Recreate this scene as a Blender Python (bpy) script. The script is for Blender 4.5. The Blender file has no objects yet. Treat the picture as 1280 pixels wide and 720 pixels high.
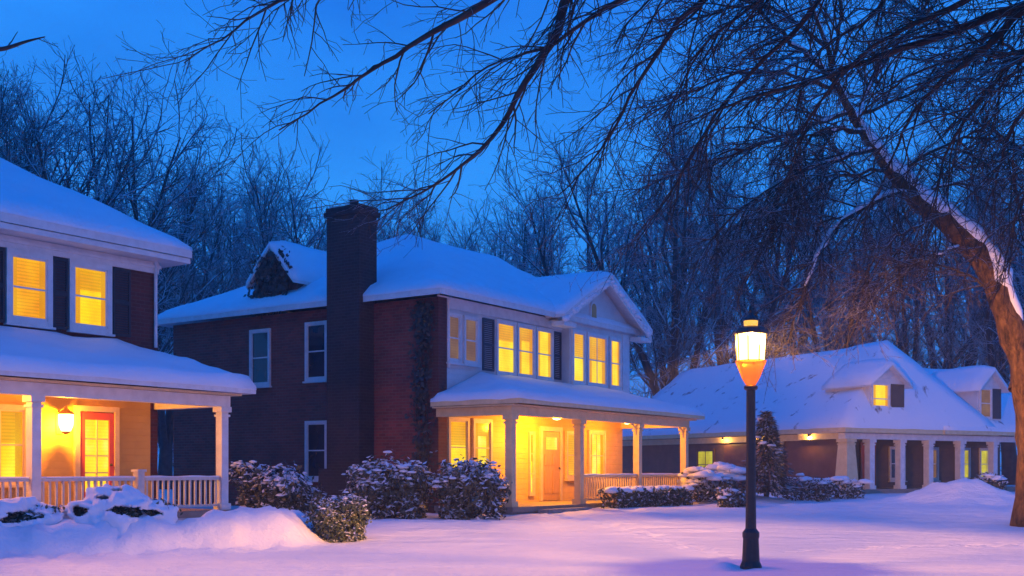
import bpy, bmesh, math, random
import numpy as np
from mathutils import Vector, Matrix, noise as mnoise

R = math.radians
scene = bpy.context.scene
COL = scene.collection
rng = np.random.default_rng(7)
random.seed(7)

# ------------------------------------------------------------------ camera
F, CX, HY, CAMZ = 1416.0, 640.0, 588.0, 1.45      # focal length / principal column / horizon row of the 1280 px photograph
cam_data = bpy.data.cameras.new('camera')
cam = bpy.data.objects.new('camera', cam_data)
COL.objects.link(cam)
cam.location = (0, 0, CAMZ)
cam.rotation_euler = (R(90), 0, 0)
cam_data.sensor_width = 36
cam_data.lens = F / 1280 * 36
cam_data.shift_y = (HY - 360) / 1280
cam_data.clip_end = 2000
scene.camera = cam


def at(px, py, Y):
    return Vector(((px - CX) / F * Y, Y, CAMZ + (HY - py) / F * Y))


# ------------------------------------------------------------------ helpers: objects
def tag(o, label=None, cat=None, group=None, kind=None):
    if label: o['label'] = label
    if cat: o['category'] = cat
    if group: o['group'] = group
    if kind: o['kind'] = kind
    return o


def empty(name, loc, rz=0.0):
    o = bpy.data.objects.new(name, None)
    COL.objects.link(o)
    o.location = loc
    o.rotation_euler = (0, 0, rz)
    o.empty_display_size = 0.2
    return o


def link_mesh(name, verts, faces, mat, parent=None, smooth=False, loc=None):
    me = bpy.data.meshes.new(name)
    me.from_pydata(verts, [], faces)
    me.update()
    if mat is not None:
        me.materials.append(mat)
    if smooth:
        me.polygons.foreach_set('use_smooth', [True] * len(me.polygons))
    o = bpy.data.objects.new(name, me)
    COL.objects.link(o)
    if parent is not None:
        o.parent = parent
    if loc is not None:
        o.location = loc
    return o


class MB:
    """collects shapes and links them as one mesh object"""

    def __init__(self):
        self.v, self.f, self.n = [], [], 0

    def add(self, v, f):
        self.v += [tuple(map(float, p)) for p in v]
        self.f += [tuple(i + self.n for i in q) for q in f]
        self.n += len(v)
        return self

    def box(self, x0, x1, y0, y1, z0, z1):
        v = [(x0, y0, z0), (x1, y0, z0), (x1, y1, z0), (x0, y1, z0), (x0, y0, z1), (x1, y0, z1), (x1, y1, z1), (x0, y1, z1)]
        return self.add(v, [(3, 2, 1, 0), (4, 5, 6, 7), (0, 1, 5, 4), (1, 2, 6, 5), (2, 3, 7, 6), (3, 0, 4, 7)])

    def fbox(self, face, plane, u0, u1, o0, o1, z0, z1):
        """box on a wall face: u along the wall, o outwards from the plane"""
        if face == 'front':
            return self.box(u0, u1, plane - o1, plane - o0, z0, z1)
        if face == 'left':
            return self.box(plane - o1, plane - o0, u0, u1, z0, z1)
        return self.box(plane + o0, plane + o1, u0, u1, z0, z1)

    def slab(self, poly, t):
        n = len(poly)
        v = list(poly) + [(p[0], p[1], p[2] - t) for p in poly]
        f = [tuple(range(n)), tuple(range(2 * n - 1, n - 1, -1))]
        f += [(i, i + n, (i + 1) % n + n, (i + 1) % n) for i in range(n)]
        return self.add(v, f)

    def wallpoly(self, pts, y0, y1):
        """polygon in the x-z plane, extruded in y"""
        n = len(pts)
        v = [(p[0], y0, p[1]) for p in pts] + [(p[0], y1, p[1]) for p in pts]
        f = [tuple(range(n)), tuple(range(2 * n - 1, n - 1, -1))] + [(i, i + n, (i + 1) % n + n, (i + 1) % n) for i in range(n)]
        return self.add(v, f)

    def lathe(self, prof, sides=12, c=(0, 0, 0), rot=0.0):
        m = len(prof)
        v = []
        for r, z in prof:
            for k in range(sides):
                a = rot + 2 * math.pi * k / sides
                v.append((c[0] + r * math.cos(a), c[1] + r * math.sin(a), c[2] + z))
        f = []
        for i in range(m - 1):
            for k in range(sides):
                k2 = (k + 1) % sides
                f.append((i * sides + k, i * sides + k2, (i + 1) * sides + k2, (i + 1) * sides + k))
        f.append(tuple(range(sides - 1, -1, -1)))
        f.append(tuple((m - 1) * sides + k for k in range(sides)))
        return self.add(v, f)

    def bar(self, p, q, r, sides=6):
        p, q = Vector(p), Vector(q)
        d = (q - p).normalized()
        u = d.orthogonal().normalized()
        w = d.cross(u)
        v = []
        for c in (p, q):
            for k in range(sides):
                a = 2 * math.pi * k / sides
                v.append(c + u * (r * math.cos(a)) + w * (r * math.sin(a)))
        f = [(k, (k + 1) % sides, (k + 1) % sides + sides, k + sides) for k in range(sides)]
        f += [tuple(range(sides - 1, -1, -1)), tuple(range(sides, 2 * sides))]
        return self.add(v, f)

    def build(self, name, mat, parent=None, smooth=False, loc=None):
        return link_mesh(name, self.v, self.f, mat, parent, smooth, loc)


def fbm(x, y, z, s):
    return mnoise.fractal(Vector((x * s, y * s, z * s)), 0.9, 2.1, 4)


def snow_on(polys, th, parent, cuts=8, name='snow_cover', amp=0.05, edge=0.5, seed=0.0, lip=0.015, mat=None):
    """a rounded blanket of snow lying on roof polygons"""
    bm = bmesh.new()
    vm = {}
    for poly in polys:
        vs = []
        for p in poly:
            k = tuple(round(c, 3) for c in p)
            if k not in vm:
                vm[k] = bm.verts.new(p)
            vs.append(vm[k])
        bm.faces.new(vs)
    bmesh.ops.subdivide_edges(bm, edges=bm.edges[:], cuts=cuts, use_grid_fill=True)
    bmesh.ops.triangulate(bm, faces=[f for f in bm.faces if len(f.verts) > 4])
    bm.normal_update()
    cen = sum((v.co for v in bm.verts), Vector()) / len(bm.verts)
    bnd = {v for e in bm.edges if len(e.link_faces) == 1 for v in e.verts}
    base = {v: v.co.copy() for v in bm.verts}
    bedges = [e for e in bm.edges if len(e.link_faces) == 1]
    low = {}
    for v in list(bnd):
        b = base[v]
        d = Vector((b.x - cen.x, b.y - cen.y, 0))
        d = d.normalized() * (lip * (0.6 + 0.8 * abs(mnoise.noise(b * 1.7 + Vector((seed, 3, 1))))))
        low[v] = bm.verts.new((b.x + d.x, b.y + d.y, b.z - 0.03 + 0.03 * mnoise.noise(b * 2.3)))
    for v, b in base.items():
        n1 = fbm(b.x + seed, b.y, b.z, 0.55)
        n2 = mnoise.noise(Vector((b.x * 2.1, b.y * 2.1, seed)))
        if v in bnd:
            v.co = b + Vector((0, 0, th * edge * (0.75 + 0.9 * abs(n1)) + 0.6 * amp * n2))
        else:
            v.co = b + Vector((0, 0, th + amp * n1 + 0.3 * amp * n2))
    for e in bedges:
        a, b = e.verts
        try:
            bm.faces.new((a, b, low[b], low[a]))
        except ValueError:
            pass
    bmesh.ops.recalc_face_normals(bm, faces=bm.faces[:])
    up = sum(f.normal.z * f.calc_area() for f in bm.faces)
    if up < 0:
        bmesh.ops.reverse_faces(bm, faces=bm.faces[:])
    me = bpy.data.meshes.new(name)
    bm.to_mesh(me)
    bm.free()
    me.materials.append(mat or M['snow'])
    me.polygons.foreach_set('use_smooth', [True] * len(me.polygons))
    o = bpy.data.objects.new(name, me)
    COL.objects.link(o)
    o.parent = parent
    return o


# ------------------------------------------------------------------ materials
M = {}


def new_mat(name):
    m = bpy.data.materials.new(name)
    m.use_nodes = True
    nt = m.node_tree
    b = nt.nodes['Principled BSDF']
    M[name] = m
    return m, nt, b


def N(nt, t, **kw):
    n = nt.nodes.new(t)
    for k, v in kw.items():
        setattr(n, k, v)
    return n


def ramp(nt, src, stops):
    r = N(nt, 'ShaderNodeValToRGB')
    el = r.color_ramp.elements
    el[0].position, el[0].color = stops[0][0], (*stops[0][1], 1)
    el[1].position, el[1].color = stops[-1][0], (*stops[-1][1], 1)
    for p, c in stops[1:-1]:
        e = el.new(p)
        e.color = (*c, 1)
    nt.links.new(src, r.inputs[0])
    return r.outputs[0]


def noise_tex(nt, scale, detail=4, rough=0.55, coord='Object', stretch=None):
    tc = N(nt, 'ShaderNodeTexCoord')
    src = tc.outputs[coord]
    if stretch:
        mp = N(nt, 'ShaderNodeMapping')
        mp.inputs['Scale'].default_value = stretch
        nt.links.new(src, mp.inputs[0])
        src = mp.outputs[0]
    n = N(nt, 'ShaderNodeTexNoise')
    n.inputs['Scale'].default_value = scale
    n.inputs['Detail'].default_value = detail
    n.inputs['Roughness'].default_value = rough
    nt.links.new(src, n.inputs['Vector'])
    return n.outputs[0]


def bump(nt, b, h, strength=0.3, dist=0.02):
    bp = N(nt, 'ShaderNodeBump')
    bp.inputs['Strength'].default_value = strength
    bp.inputs['Distance'].default_value = dist
    nt.links.new(h, bp.inputs['Height'])
    nt.links.new(bp.outputs[0], b.inputs['Normal'])


def plain(name, c0, c1, scale=6, rough=0.6, bs=0.15, bd=0.01, stretch=None, detail=5):
    m, nt, b = new_mat(name)
    n = noise_tex(nt, scale, detail, stretch=stretch)
    nt.links.new(ramp(nt, n, [(0.3, c0), (0.7, c1)]), b.inputs['Base Color'])
    b.inputs['Roughness'].default_value = rough
    bump(nt, b, n, bs, bd)
    return m


def snow_mask(nt, lo=0.25, hi=0.6, nscale=3.0, namp=0.35):
    """0..1 where a face points up far enough to carry snow (with ragged edge)"""
    g = N(nt, 'ShaderNodeNewGeometry')
    s = N(nt, 'ShaderNodeSeparateXYZ')
    nt.links.new(g.outputs['Normal'], s.inputs[0])
    n = noise_tex(nt, nscale, 3)
    ma = N(nt, 'ShaderNodeMath', operation='MULTIPLY_ADD')
    nt.links.new(n, ma.inputs[0])
    ma.inputs[1].default_value = namp
    nt.links.new(s.outputs['Z'], ma.inputs[2])
    mr = N(nt, 'ShaderNodeMapRange')
    mr.inputs['From Min'].default_value = lo + namp * 0.5
    mr.inputs['From Max'].default_value = hi + namp * 0.5
    nt.links.new(ma.outputs[0], mr.inputs['Value'])
    return mr.outputs[0]


def mixc(nt, fac, a, b):
    m = N(nt, 'ShaderNodeMix', data_type='RGBA')
    nt.links.new(fac, m.inputs[0])
    for i, c in ((6, a), (7, b)):
        if isinstance(c, tuple):
            m.inputs[i].default_value = (*c, 1)
        else:
            nt.links.new(c, m.inputs[i])
    return m.outputs[2]


SNOWC = (0.80, 0.81, 0.84)


def make_materials():
    # snow on roofs and other things
    m, nt, b = new_mat('snow')
    n1 = noise_tex(nt, 1.3, 6, 0.6)
    n2 = noise_tex(nt, 14, 5, 0.65)
    nt.links.new(ramp(nt, n1, [(0.3, (0.74, 0.76, 0.80)), (0.65, SNOWC)]), b.inputs['Base Color'])
    ad = N(nt, 'ShaderNodeMath', operation='MULTIPLY_ADD')
    nt.links.new(n2, ad.inputs[0]); ad.inputs[1].default_value = 0.35
    nt.links.new(n1, ad.inputs[2])
    b.inputs['Roughness'].default_value = 0.7
    bump(nt, b, ad.outputs[0], 0.5, 0.06)
    # snow thinned by wind over dark shingles (streaks down the roof)
    m, nt, b = new_mat('thin_snow')
    tc = N(nt, 'ShaderNodeTexCoord')
    n = noise_tex(nt, 1.6, 6, 0.62, stretch=(1.0, 1.0, 0.45))
    k = ramp(nt, n, [(0.60, (0, 0, 0)), (0.68, (1, 1, 1))])
    nt.links.new(mixc(nt, k, SNOWC, (0.10, 0.10, 0.12)), b.inputs['Base Color'])
    b.inputs['Roughness'].default_value = 0.75
    bump(nt, b, n, 0.5, 0.05)
    # ground snow: trampled and windblown
    m, nt, b = new_mat('ground_snow')
    n1 = noise_tex(nt, 0.35, 6, 0.6)
    n2 = noise_tex(nt, 4.0, 7, 0.7)
    n3 = noise_tex(nt, 1.2, 5, 0.6, stretch=(0.35, 1.6, 1.0))
    nt.links.new(ramp(nt, n1, [(0.3, (0.74, 0.755, 0.79)), (0.7, (0.83, 0.835, 0.86))]), b.inputs['Base Color'])
    ad = N(nt, 'ShaderNodeMath', operation='MULTIPLY_ADD')
    nt.links.new(n2, ad.inputs[0]); ad.inputs[1].default_value = 0.35
    nt.links.new(n3, ad.inputs[2])
    b.inputs['Roughness'].default_value = 0.62
    bump(nt, b, ad.outputs[0], 0.8, 0.15)
    # brick walls
    for name, c1, c2, mort in (('dark_brick', (0.15, 0.030, 0.020), (0.09, 0.020, 0.014), (0.12, 0.06, 0.045)),
                               ('red_brick', (0.30, 0.055, 0.036), (0.19, 0.036, 0.026), (0.22, 0.10, 0.07)),
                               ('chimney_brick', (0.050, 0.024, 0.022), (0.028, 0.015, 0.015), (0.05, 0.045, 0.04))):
        m, nt, b = new_mat(name)
        tc = N(nt, 'ShaderNodeTexCoord')
        s = N(nt, 'ShaderNodeSeparateXYZ')
        nt.links.new(tc.outputs['Object'], s.inputs[0])
        a = N(nt, 'ShaderNodeMath', operation='ADD')
        nt.links.new(s.outputs['X'], a.inputs[0]); nt.links.new(s.outputs['Y'], a.inputs[1])
        c = N(nt, 'ShaderNodeCombineXYZ')
        nt.links.new(a.outputs[0], c.inputs['X']); nt.links.new(s.outputs['Z'], c.inputs['Y'])
        br = N(nt, 'ShaderNodeTexBrick')
        br.inputs['Scale'].default_value = 1.0
        br.inputs['Brick Width'].default_value = 0.24
        br.inputs['Row Height'].default_value = 0.085
        br.inputs['Mortar Size'].default_value = 0.008
        br.inputs['Color1'].default_value = (*c1, 1)
        br.inputs['Color2'].default_value = (*c2, 1)
        br.inputs['Mortar'].default_value = (*mort, 1)
        nt.links.new(c.outputs[0], br.inputs['Vector'])
        n = noise_tex(nt, 1.1, 5)
        mx = N(nt, 'ShaderNodeMix', data_type='RGBA', blend_type='MULTIPLY')
        mx.inputs[0].default_value = 0.7
        nt.links.new(br.outputs['Color'], mx.inputs[6])
        nt.links.new(ramp(nt, n, [(0.3, (0.55, 0.55, 0.55)), (0.7, (1.15, 1.15, 1.15))]), mx.inputs[7])
        nt.links.new(mx.outputs[2], b.inputs['Base Color'])
        b.inputs['Roughness'].default_value = 0.85
        iv = N(nt, 'ShaderNodeMath', operation='SUBTRACT'); iv.inputs[0].default_value = 1
        nt.links.new(br.outputs['Fac'], iv.inputs[1])
        bump(nt, b, iv.outputs[0], 0.5, 0.012)
    # lap siding
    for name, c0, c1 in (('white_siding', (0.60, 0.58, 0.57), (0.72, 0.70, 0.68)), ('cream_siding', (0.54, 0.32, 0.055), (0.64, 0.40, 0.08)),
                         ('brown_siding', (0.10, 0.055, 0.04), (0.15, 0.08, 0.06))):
        m, nt, b = new_mat(name)
        tc = N(nt, 'ShaderNodeTexCoord')
        s = N(nt, 'ShaderNodeSeparateXYZ')
        nt.links.new(tc.outputs['Object'], s.inputs[0])
        w = N(nt, 'ShaderNodeMath', operation='MULTIPLY'); w.inputs[1].default_value = 1 / 0.15
        nt.links.new(s.outputs['Z'], w.inputs[0])
        fr = N(nt, 'ShaderNodeMath', operation='FRACT'); nt.links.new(w.outputs[0], fr.inputs[0])
        iv = N(nt, 'ShaderNodeMath', operation='SUBTRACT'); iv.inputs[0].default_value = 1
        nt.links.new(fr.outputs[0], iv.inputs[1])
        n = noise_tex(nt, 2.5, 5)
        nt.links.new(ramp(nt, n, [(0.3, c0), (0.7, c1)]), b.inputs['Base Color'])
        b.inputs['Roughness'].default_value = 0.55
        bump(nt, b, iv.outputs[0], 0.9, 0.03)
    plain('white_trim', (0.62, 0.60, 0.58), (0.76, 0.74, 0.72), 5, 0.5)
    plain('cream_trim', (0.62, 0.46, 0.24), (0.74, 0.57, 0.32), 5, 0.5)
    plain('porch_boards', (0.22, 0.17, 0.13), (0.32, 0.25, 0.19), 4, 0.6, stretch=(1, 8, 1))
    plain('dark_shutter', (0.018, 0.017, 0.022), (0.032, 0.030, 0.036), 8, 0.5)
    plain('blue_shutter', (0.035, 0.040, 0.055), (0.05, 0.055, 0.07), 8, 0.5)
    plain('shingle', (0.05, 0.05, 0.055), (0.10, 0.095, 0.095), 9, 0.9)
    plain('red_door', (0.52, 0.075, 0.03), (0.62, 0.10, 0.04), 3, 0.4)
    plain('wood_door', (0.46, 0.24, 0.06), (0.58, 0.32, 0.09), 3, 0.45, stretch=(8, 8, 1))
    plain('brown_door', (0.11, 0.045, 0.035), (0.16, 0.07, 0.05), 3, 0.5)
    plain('iron', (0.012, 0.012, 0.013), (0.022, 0.021, 0.021), 20, 0.42, 0.1)
    plain('brass', (0.50, 0.27, 0.06), (0.62, 0.36, 0.09), 9, 0.4)
    plain('stone', (0.20, 0.19, 0.18), (0.34, 0.32, 0.30), 5, 0.9)
    plain('rail_paint', (0.55, 0.50, 0.44), (0.68, 0.62, 0.55), 6, 0.5)
    # bark
    m, nt, b = new_mat('trunk_bark')
    n = noise_tex(nt, 6, 9, 0.72, stretch=(1.6, 1.6, 0.45))
    bark = ramp(nt, n, [(0.34, (0.025, 0.013, 0.006)), (0.50, (0.16, 0.078, 0.026)), (0.70, (0.36, 0.185, 0.065))])
    k = snow_mask(nt, 0.45, 0.75, 2.5, 0.5)
    nt.links.new(mixc(nt, k, bark, SNOWC), b.inputs['Base Color'])
    b.inputs['Roughness'].default_value = 0.9
    bump(nt, b, n, 1.0, 0.22)
    for name, cA, cB, lo, hi, na in (('twig_bark', (0.030, 0.020, 0.015), (0.075, 0.048, 0.034), 0.62, 0.85, 0.5),
                                     ('frosted_twig', (0.030, 0.026, 0.026), (0.065, 0.055, 0.050), -0.20, 0.42, 0.9),
                                     ('far_bark', (0.022, 0.018, 0.017), (0.05, 0.042, 0.038), 0.45, 0.8, 0.5)):
        m, nt, b = new_mat(name)
        n = noise_tex(nt, 4, 4)
        bark = ramp(nt, n, [(0.35, cA), (0.65, cB)])
        k = snow_mask(nt, lo, hi, 1.7, na)
        nt.links.new(mixc(nt, k, bark, (0.72, 0.73, 0.76)), b.inputs['Base Color'])
        b.inputs['Roughness'].default_value = 0.9
    # leaves
    for name, cA, cB, lo, hi in (('rhododendron_leaf', (0.022, 0.034, 0.016), (0.070, 0.075, 0.040), 0.42, 0.7),
                                 ('boxwood_leaf', (0.026, 0.042, 0.020), (0.06, 0.085, 0.040), 0.55, 0.8),
                                 ('conifer_leaf', (0.016, 0.030, 0.018), (0.04, 0.060, 0.034), 0.85, 1.05),
                                 ('ivy_leaf', (0.016, 0.018, 0.013), (0.045, 0.040, 0.030), 0.85, 1.0)):
        m, nt, b = new_mat(name)
        n = noise_tex(nt, 7, 3)
        leaf = ramp(nt, n, [(0.35, cA), (0.65, cB)])
        k = snow_mask(nt, lo, hi, 2.2, 0.6)
        nt.links.new(mixc(nt, k, leaf, (0.74, 0.75, 0.78)), b.inputs['Base Color'])
        b.inputs['Roughness'].default_value = 0.5
    # window glass at dusk
    m, nt, b = new_mat('dark_glass')
    n = noise_tex(nt, 1.1, 3)
    nt.links.new(ramp(nt, n, [(0.3, (0.010, 0.012, 0.018)), (0.7, (0.03, 0.035, 0.05))]), b.inputs['Base Color'])
    b.inputs['Roughness'].default_value = 0.06
    b.inputs['Specular IOR Level'].default_value = 0.8
    # lit windows: blinds and curtains glow unevenly from the rooms behind
    for name, stops, strg, blind in (('lit_yellow', [(0.25, (1.0, 0.46, 0.0)), (0.5, (1.0, 0.66, 0.001)), (0.75, (1.0, 0.84, 0.03))], 1.15, 0.06),
                                     ('lit_bright', [(0.25, (1.0, 0.50, 0.002)), (0.5, (1.0, 0.70, 0.02)), (0.75, (1.0, 0.86, 0.20))], 1.25, 0.05),
                                     ('lit_orange', [(0.25, (0.80, 0.24, 0.0)), (0.5, (0.98, 0.42, 0.001)), (0.75, (1.0, 0.62, 0.01))], 1.0, 0.15),
                                     ('blind_cloth', [(0.25, (0.85, 0.32, 0.0)), (0.5, (0.95, 0.44, 0.0)), (0.75, (1.0, 0.58, 0.004))], 0.92, 0.10),
                                     ('curtain_cloth', [(0.25, (0.85, 0.28, 0.0)), (0.5, (0.95, 0.42, 0.002)), (0.75, (1.0, 0.55, 0.01))], 0.85, 0.0),
                                     ('lit_dim', [(0.25, (0.11, 0.055, 0.035)), (0.5, (0.20, 0.10, 0.06)), (0.75, (0.30, 0.17, 0.08))], 0.8, 0.1),
                                     ('lit_green', [(0.25, (0.22, 0.16, 0.01)), (0.5, (0.50, 0.42, 0.02)), (0.75, (0.72, 0.66, 0.05))], 1.0, 0.1)):
        m, nt, b = new_mat(name)
        n = noise_tex(nt, 1.5, 3, 0.5, stretch=(1.0, 1.0, 0.8))
        c = ramp(nt, n, stops)
        tc = N(nt, 'ShaderNodeTexCoord')
        s = N(nt, 'ShaderNodeSeparateXYZ'); nt.links.new(tc.outputs['Object'], s.inputs[0])
        w = N(nt, 'ShaderNodeMath', operation='MULTIPLY'); w.inputs[1].default_value = 2 * math.pi / 0.07
        nt.links.new(s.outputs['Z'], w.inputs[0])
        sn = N(nt, 'ShaderNodeMath', operation='SINE'); nt.links.new(w.outputs[0], sn.inputs[0])
        st = N(nt, 'ShaderNodeMath', operation='MULTIPLY_ADD')
        nt.links.new(sn.outputs[0], st.inputs[0]); st.inputs[1].default_value = blind * strg; st.inputs[2].default_value = strg
        nt.links.new(c, b.inputs['Emission Color'])
        nt.links.new(st.outputs[0], b.inputs['Emission Strength'])
        b.inputs['Base Color'].default_value = (0.03, 0.02, 0.01, 1)
        b.inputs['Specular IOR Level'].default_value = 0.2
        b.inputs['Roughness'].default_value = 0.12
    m, nt, b = new_mat('bowl_bloom')  # orange bloom below the lantern, put into the bowl as emission
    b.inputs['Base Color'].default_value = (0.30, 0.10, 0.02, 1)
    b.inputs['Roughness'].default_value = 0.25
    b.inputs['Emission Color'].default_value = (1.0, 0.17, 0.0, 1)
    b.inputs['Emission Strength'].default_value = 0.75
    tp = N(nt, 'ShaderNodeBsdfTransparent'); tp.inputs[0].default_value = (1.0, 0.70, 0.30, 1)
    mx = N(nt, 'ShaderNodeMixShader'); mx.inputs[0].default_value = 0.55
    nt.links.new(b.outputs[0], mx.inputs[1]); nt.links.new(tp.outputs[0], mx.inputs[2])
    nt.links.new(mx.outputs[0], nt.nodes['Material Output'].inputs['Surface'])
    # lantern glass: glows and lets the bulb's light through
    for name, c, st, tr in (('lantern_glass', (1.0, 0.66, 0.17), 8.5, 0.75), ('vent_amber', (1.0, 0.50, 0.07), 1.6, 0.6), ('lamp_globe', (1.0, 0.78, 0.35), 6.0, 0.75)):
        m, nt, b = new_mat(name)
        out = nt.nodes['Material Output']
        em = N(nt, 'ShaderNodeEmission'); em.inputs[0].default_value = (*c, 1); em.inputs[1].default_value = st / (1 - tr) * 0.5
        tp = N(nt, 'ShaderNodeBsdfTransparent')
        mx = N(nt, 'ShaderNodeMixShader'); mx.inputs[0].default_value = tr
        nt.links.new(em.outputs[0], mx.inputs[1]); nt.links.new(tp.outputs[0], mx.inputs[2])
        nt.links.new(mx.outputs[0], out.inputs['Surface'])


make_materials()

# ------------------------------------------------------------------ world: dusk sky
SUN_EL, SUN_ROT = R(2.0), R(200)
world = bpy.data.worlds.new('World')
scene.world = world
world.use_nodes = True
wt = world.node_tree
bg = wt.nodes['Background']
sky = N(wt, 'ShaderNodeTexSky', sky_type='NISHITA')
sky.sun_disc = False
sky.sun_elevation = SUN_EL
sky.sun_rotation = SUN_ROT
sky.air_density = 1.0
sky.dust_density = 0.3
sky.ozone_density = 4.0
tc = N(wt, 'ShaderNodeTexCoord')
mp = N(wt, 'ShaderNodeMapping'); mp.inputs['Scale'].default_value = (1.2, 1.2, 3.0)
wt.links.new(tc.outputs['Generated'], mp.inputs[0])
cl = N(wt, 'ShaderNodeTexNoise'); cl.inputs['Scale'].default_value = 2.2; cl.inputs['Detail'].default_value = 5
wt.links.new(mp.outputs[0], cl.inputs['Vector'])
sep = N(wt, 'ShaderNodeSeparateXYZ'); wt.links.new(tc.outputs['Generated'], sep.inputs[0])
# blue-hour colour by elevation: brighter low down, deeper overhead
elev = ramp(wt, sep.outputs['Z'], [(0.0, (0.020, 0.20, 0.78)), (0.22, (0.026, 0.285, 0.95)), (0.45, (0.014, 0.205, 0.92)), (1.0, (0.003, 0.135, 0.92))])
clr = ramp(wt, cl.outputs[0], [(0.3, (0.72, 0.76, 0.84)), (0.7, (1.45, 1.28, 1.12))])
m1 = N(wt, 'ShaderNodeMix', data_type='RGBA', blend_type='MULTIPLY'); m1.inputs[0].default_value = 1
wt.links.new(elev, m1.inputs[6]); wt.links.new(clr, m1.inputs[7])
sc_ = N(wt, 'ShaderNodeMix', data_type='RGBA', blend_type='MULTIPLY'); sc_.inputs[0].default_value = 1
wt.links.new(sky.outputs[0], sc_.inputs[6]); sc_.inputs[7].default_value = (0.004, 0.04, 0.12, 1)
m2 = N(wt, 'ShaderNodeMix', data_type='RGBA', blend_type='ADD'); m2.inputs[0].default_value = 1
SKYK = 10.0
mk = N(wt, 'ShaderNodeMix', data_type='RGBA', blend_type='MULTIPLY'); mk.inputs[0].default_value = 1
wt.links.new(m1.outputs[2], mk.inputs[6]); mk.inputs[7].default_value = (SKYK, SKYK, SKYK, 1)
wt.links.new(mk.outputs[2], m2.inputs[6]); wt.links.new(sc_.outputs[2], m2.inputs[7])
wt.links.new(m2.outputs[2], bg.inputs[0])
bg.inputs[1].default_value = 0.1

sun_d = bpy.data.lights.new('sun', 'SUN')
sun_d.energy = 0.02
sun_d.angle = R(20)
sun_d.color = (0.55, 0.75, 1.0)
sun = bpy.data.objects.new('sun', sun_d)
COL.objects.link(sun)
sun.rotation_euler = (R(90) - SUN_EL, 0, math.pi - SUN_ROT)


def point(name, loc, energy, color, radius=0.06, parent=None):
    d = bpy.data.lights.new(name, 'POINT')
    d.energy = energy
    d.color = color
    d.shadow_soft_size = radius
    o = bpy.data.objects.new(name, d)
    COL.objects.link(o)
    o.location = loc
    if parent is not None:
        o.parent = parent
    return o


# ------------------------------------------------------------------ ground
def smooth(a, b, x):
    t = min(1.0, max(0.0, (x - a) / (b - a)))
    return t * t * (3 - 2 * t)


BANK = [(-30, 8.0), (-14, 15.6), (-8.6, 18.7), (-5.6, 20.0), (-3.6, 21.3), (-2.7, 22.8)]


def bank_dist(x, y):
    best, sgn = 1e9, 1
    for (ax, ay), (bx, by) in zip(BANK, BANK[1:]):
        dx, dy = bx - ax, by - ay
        t = max(0, min(1, ((x - ax) * dx + (y - ay) * dy) / (dx * dx + dy * dy)))
        d = math.hypot(x - ax - t * dx, y - ay - t * dy)
        if d < best:
            best = d
            sgn = 1 if dx * (y - ay) - dy * (x - ax) > 0 else -1
    return best * sgn


# a line of footprints from the street up to the porch steps
STEPS = []
for i in range(34):
    t = i / 33
    cx_, cy_ = 3.6 - 2.3 * t + 0.5 * math.sin(t * 4), 17.6 + 11.4 * t
    STEPS.append((cx_ + (0.13 if i % 2 else -0.13), cy_ + 0.05 * math.sin(i * 2.3)))
for i in range(26):
    t = i / 25
    STEPS.append((5.0 + 9.0 * t, 20.2 + 3.4 * t + 0.3 * math.sin(t * 5) + (0.12 if i % 2 else -0.12)))


def ground_h(x, y):
    n = fbm(x, y, 0.3, 0.16)
    n2 = fbm(x + 31, y, 0.7, 0.7)
    lift = smooth(20.5, 29.0, y - 0.10 * (x - 1))
    h = 0.36 * lift
    if y > 34 and x > 3:
        h += 0.22 * smooth(34, 41, y) * smooth(4, 10, x)
    d = bank_dist(x, y)
    w = 1 - smooth(-4.5, -3.5, x)
    if w > 0 and d > -0.8:
        hb = 0.66 * smooth(-0.12, 0.62, d + 0.22 * n2) - 0.30 * smooth(0.9, 2.4, d)
        hb *= 1 - 0.24 * (1 - smooth(-6.0, -5.0, x))
        hb *= 1.0 + 0.16 * fbm(x, y, 2.2, 0.9)
        h = h + w * (max(hb, h) - h)
    # mounds of cleared snow
    for mx, my, rx, ry, hh in ((14.0, 35.5, 2.0, 1.1, 0.78), (9.6, 33.5, 2.8, 0.9, 0.12), (3.15, 16.75, 0.22, 0.3, 0.10), (3.6, 16.35, 0.35, 0.25, 0.05),
                               (7.4, 36.5, 1.6, 1.0, 0.25), (17.5, 33.0, 2.5, 1.2, 0.15), (-1.6, 25.4, 2.4, 0.7, 0.08), (1.8, 26.0, 2.6, 0.6, 0.07)):
        q = ((x - mx) / rx) ** 2 + ((y - my) / ry) ** 2
        if q < 4:
            h += hh * math.exp(-q * 1.4) * (1 + 0.25 * n2)
    yard = lift if y < 60 else 1
    h += (0.018 + 0.05 * yard) * n + (0.010 + 0.02 * yard) * n2
    if 14 < y < 38 and -14 < x < 20:
        h += (0.010 + 0.022 * yard) * fbm(x, y, 9.0, 1.9)
        if -0.6 < d < 2.4 and w > 0:
            k_ = w * smooth(-0.6, -0.1, d) * (1 - smooth(1.6, 2.4, d))
            h += k_ * (0.15 * max(0.0, fbm(x, y, 4.0, 1.9)) + 0.10 * fbm(x, y, 8.0, 3.8))
        for fx, fy in STEPS:
            q = ((x - fx) ** 2 + (y - fy) ** 2) / 0.024
            if q < 6:
                h += -0.085 * math.exp(-q) + 0.022 * math.exp(-(q - 2.4) ** 2)
    # shallow ruts where cars have passed along the street
    for off, dep in ((0.0, 0.035), (1.5, 0.035), (4.1, 0.025), (5.5, 0.025)):
        r = (y - 0.16 * x) - 11.8 - off + 0.25 * mnoise.noise(Vector((x * 0.13, off, 0)))
        if abs(r) < 0.6:
            h -= dep * math.exp(-(r / 0.2) ** 2)
    return h


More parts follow.
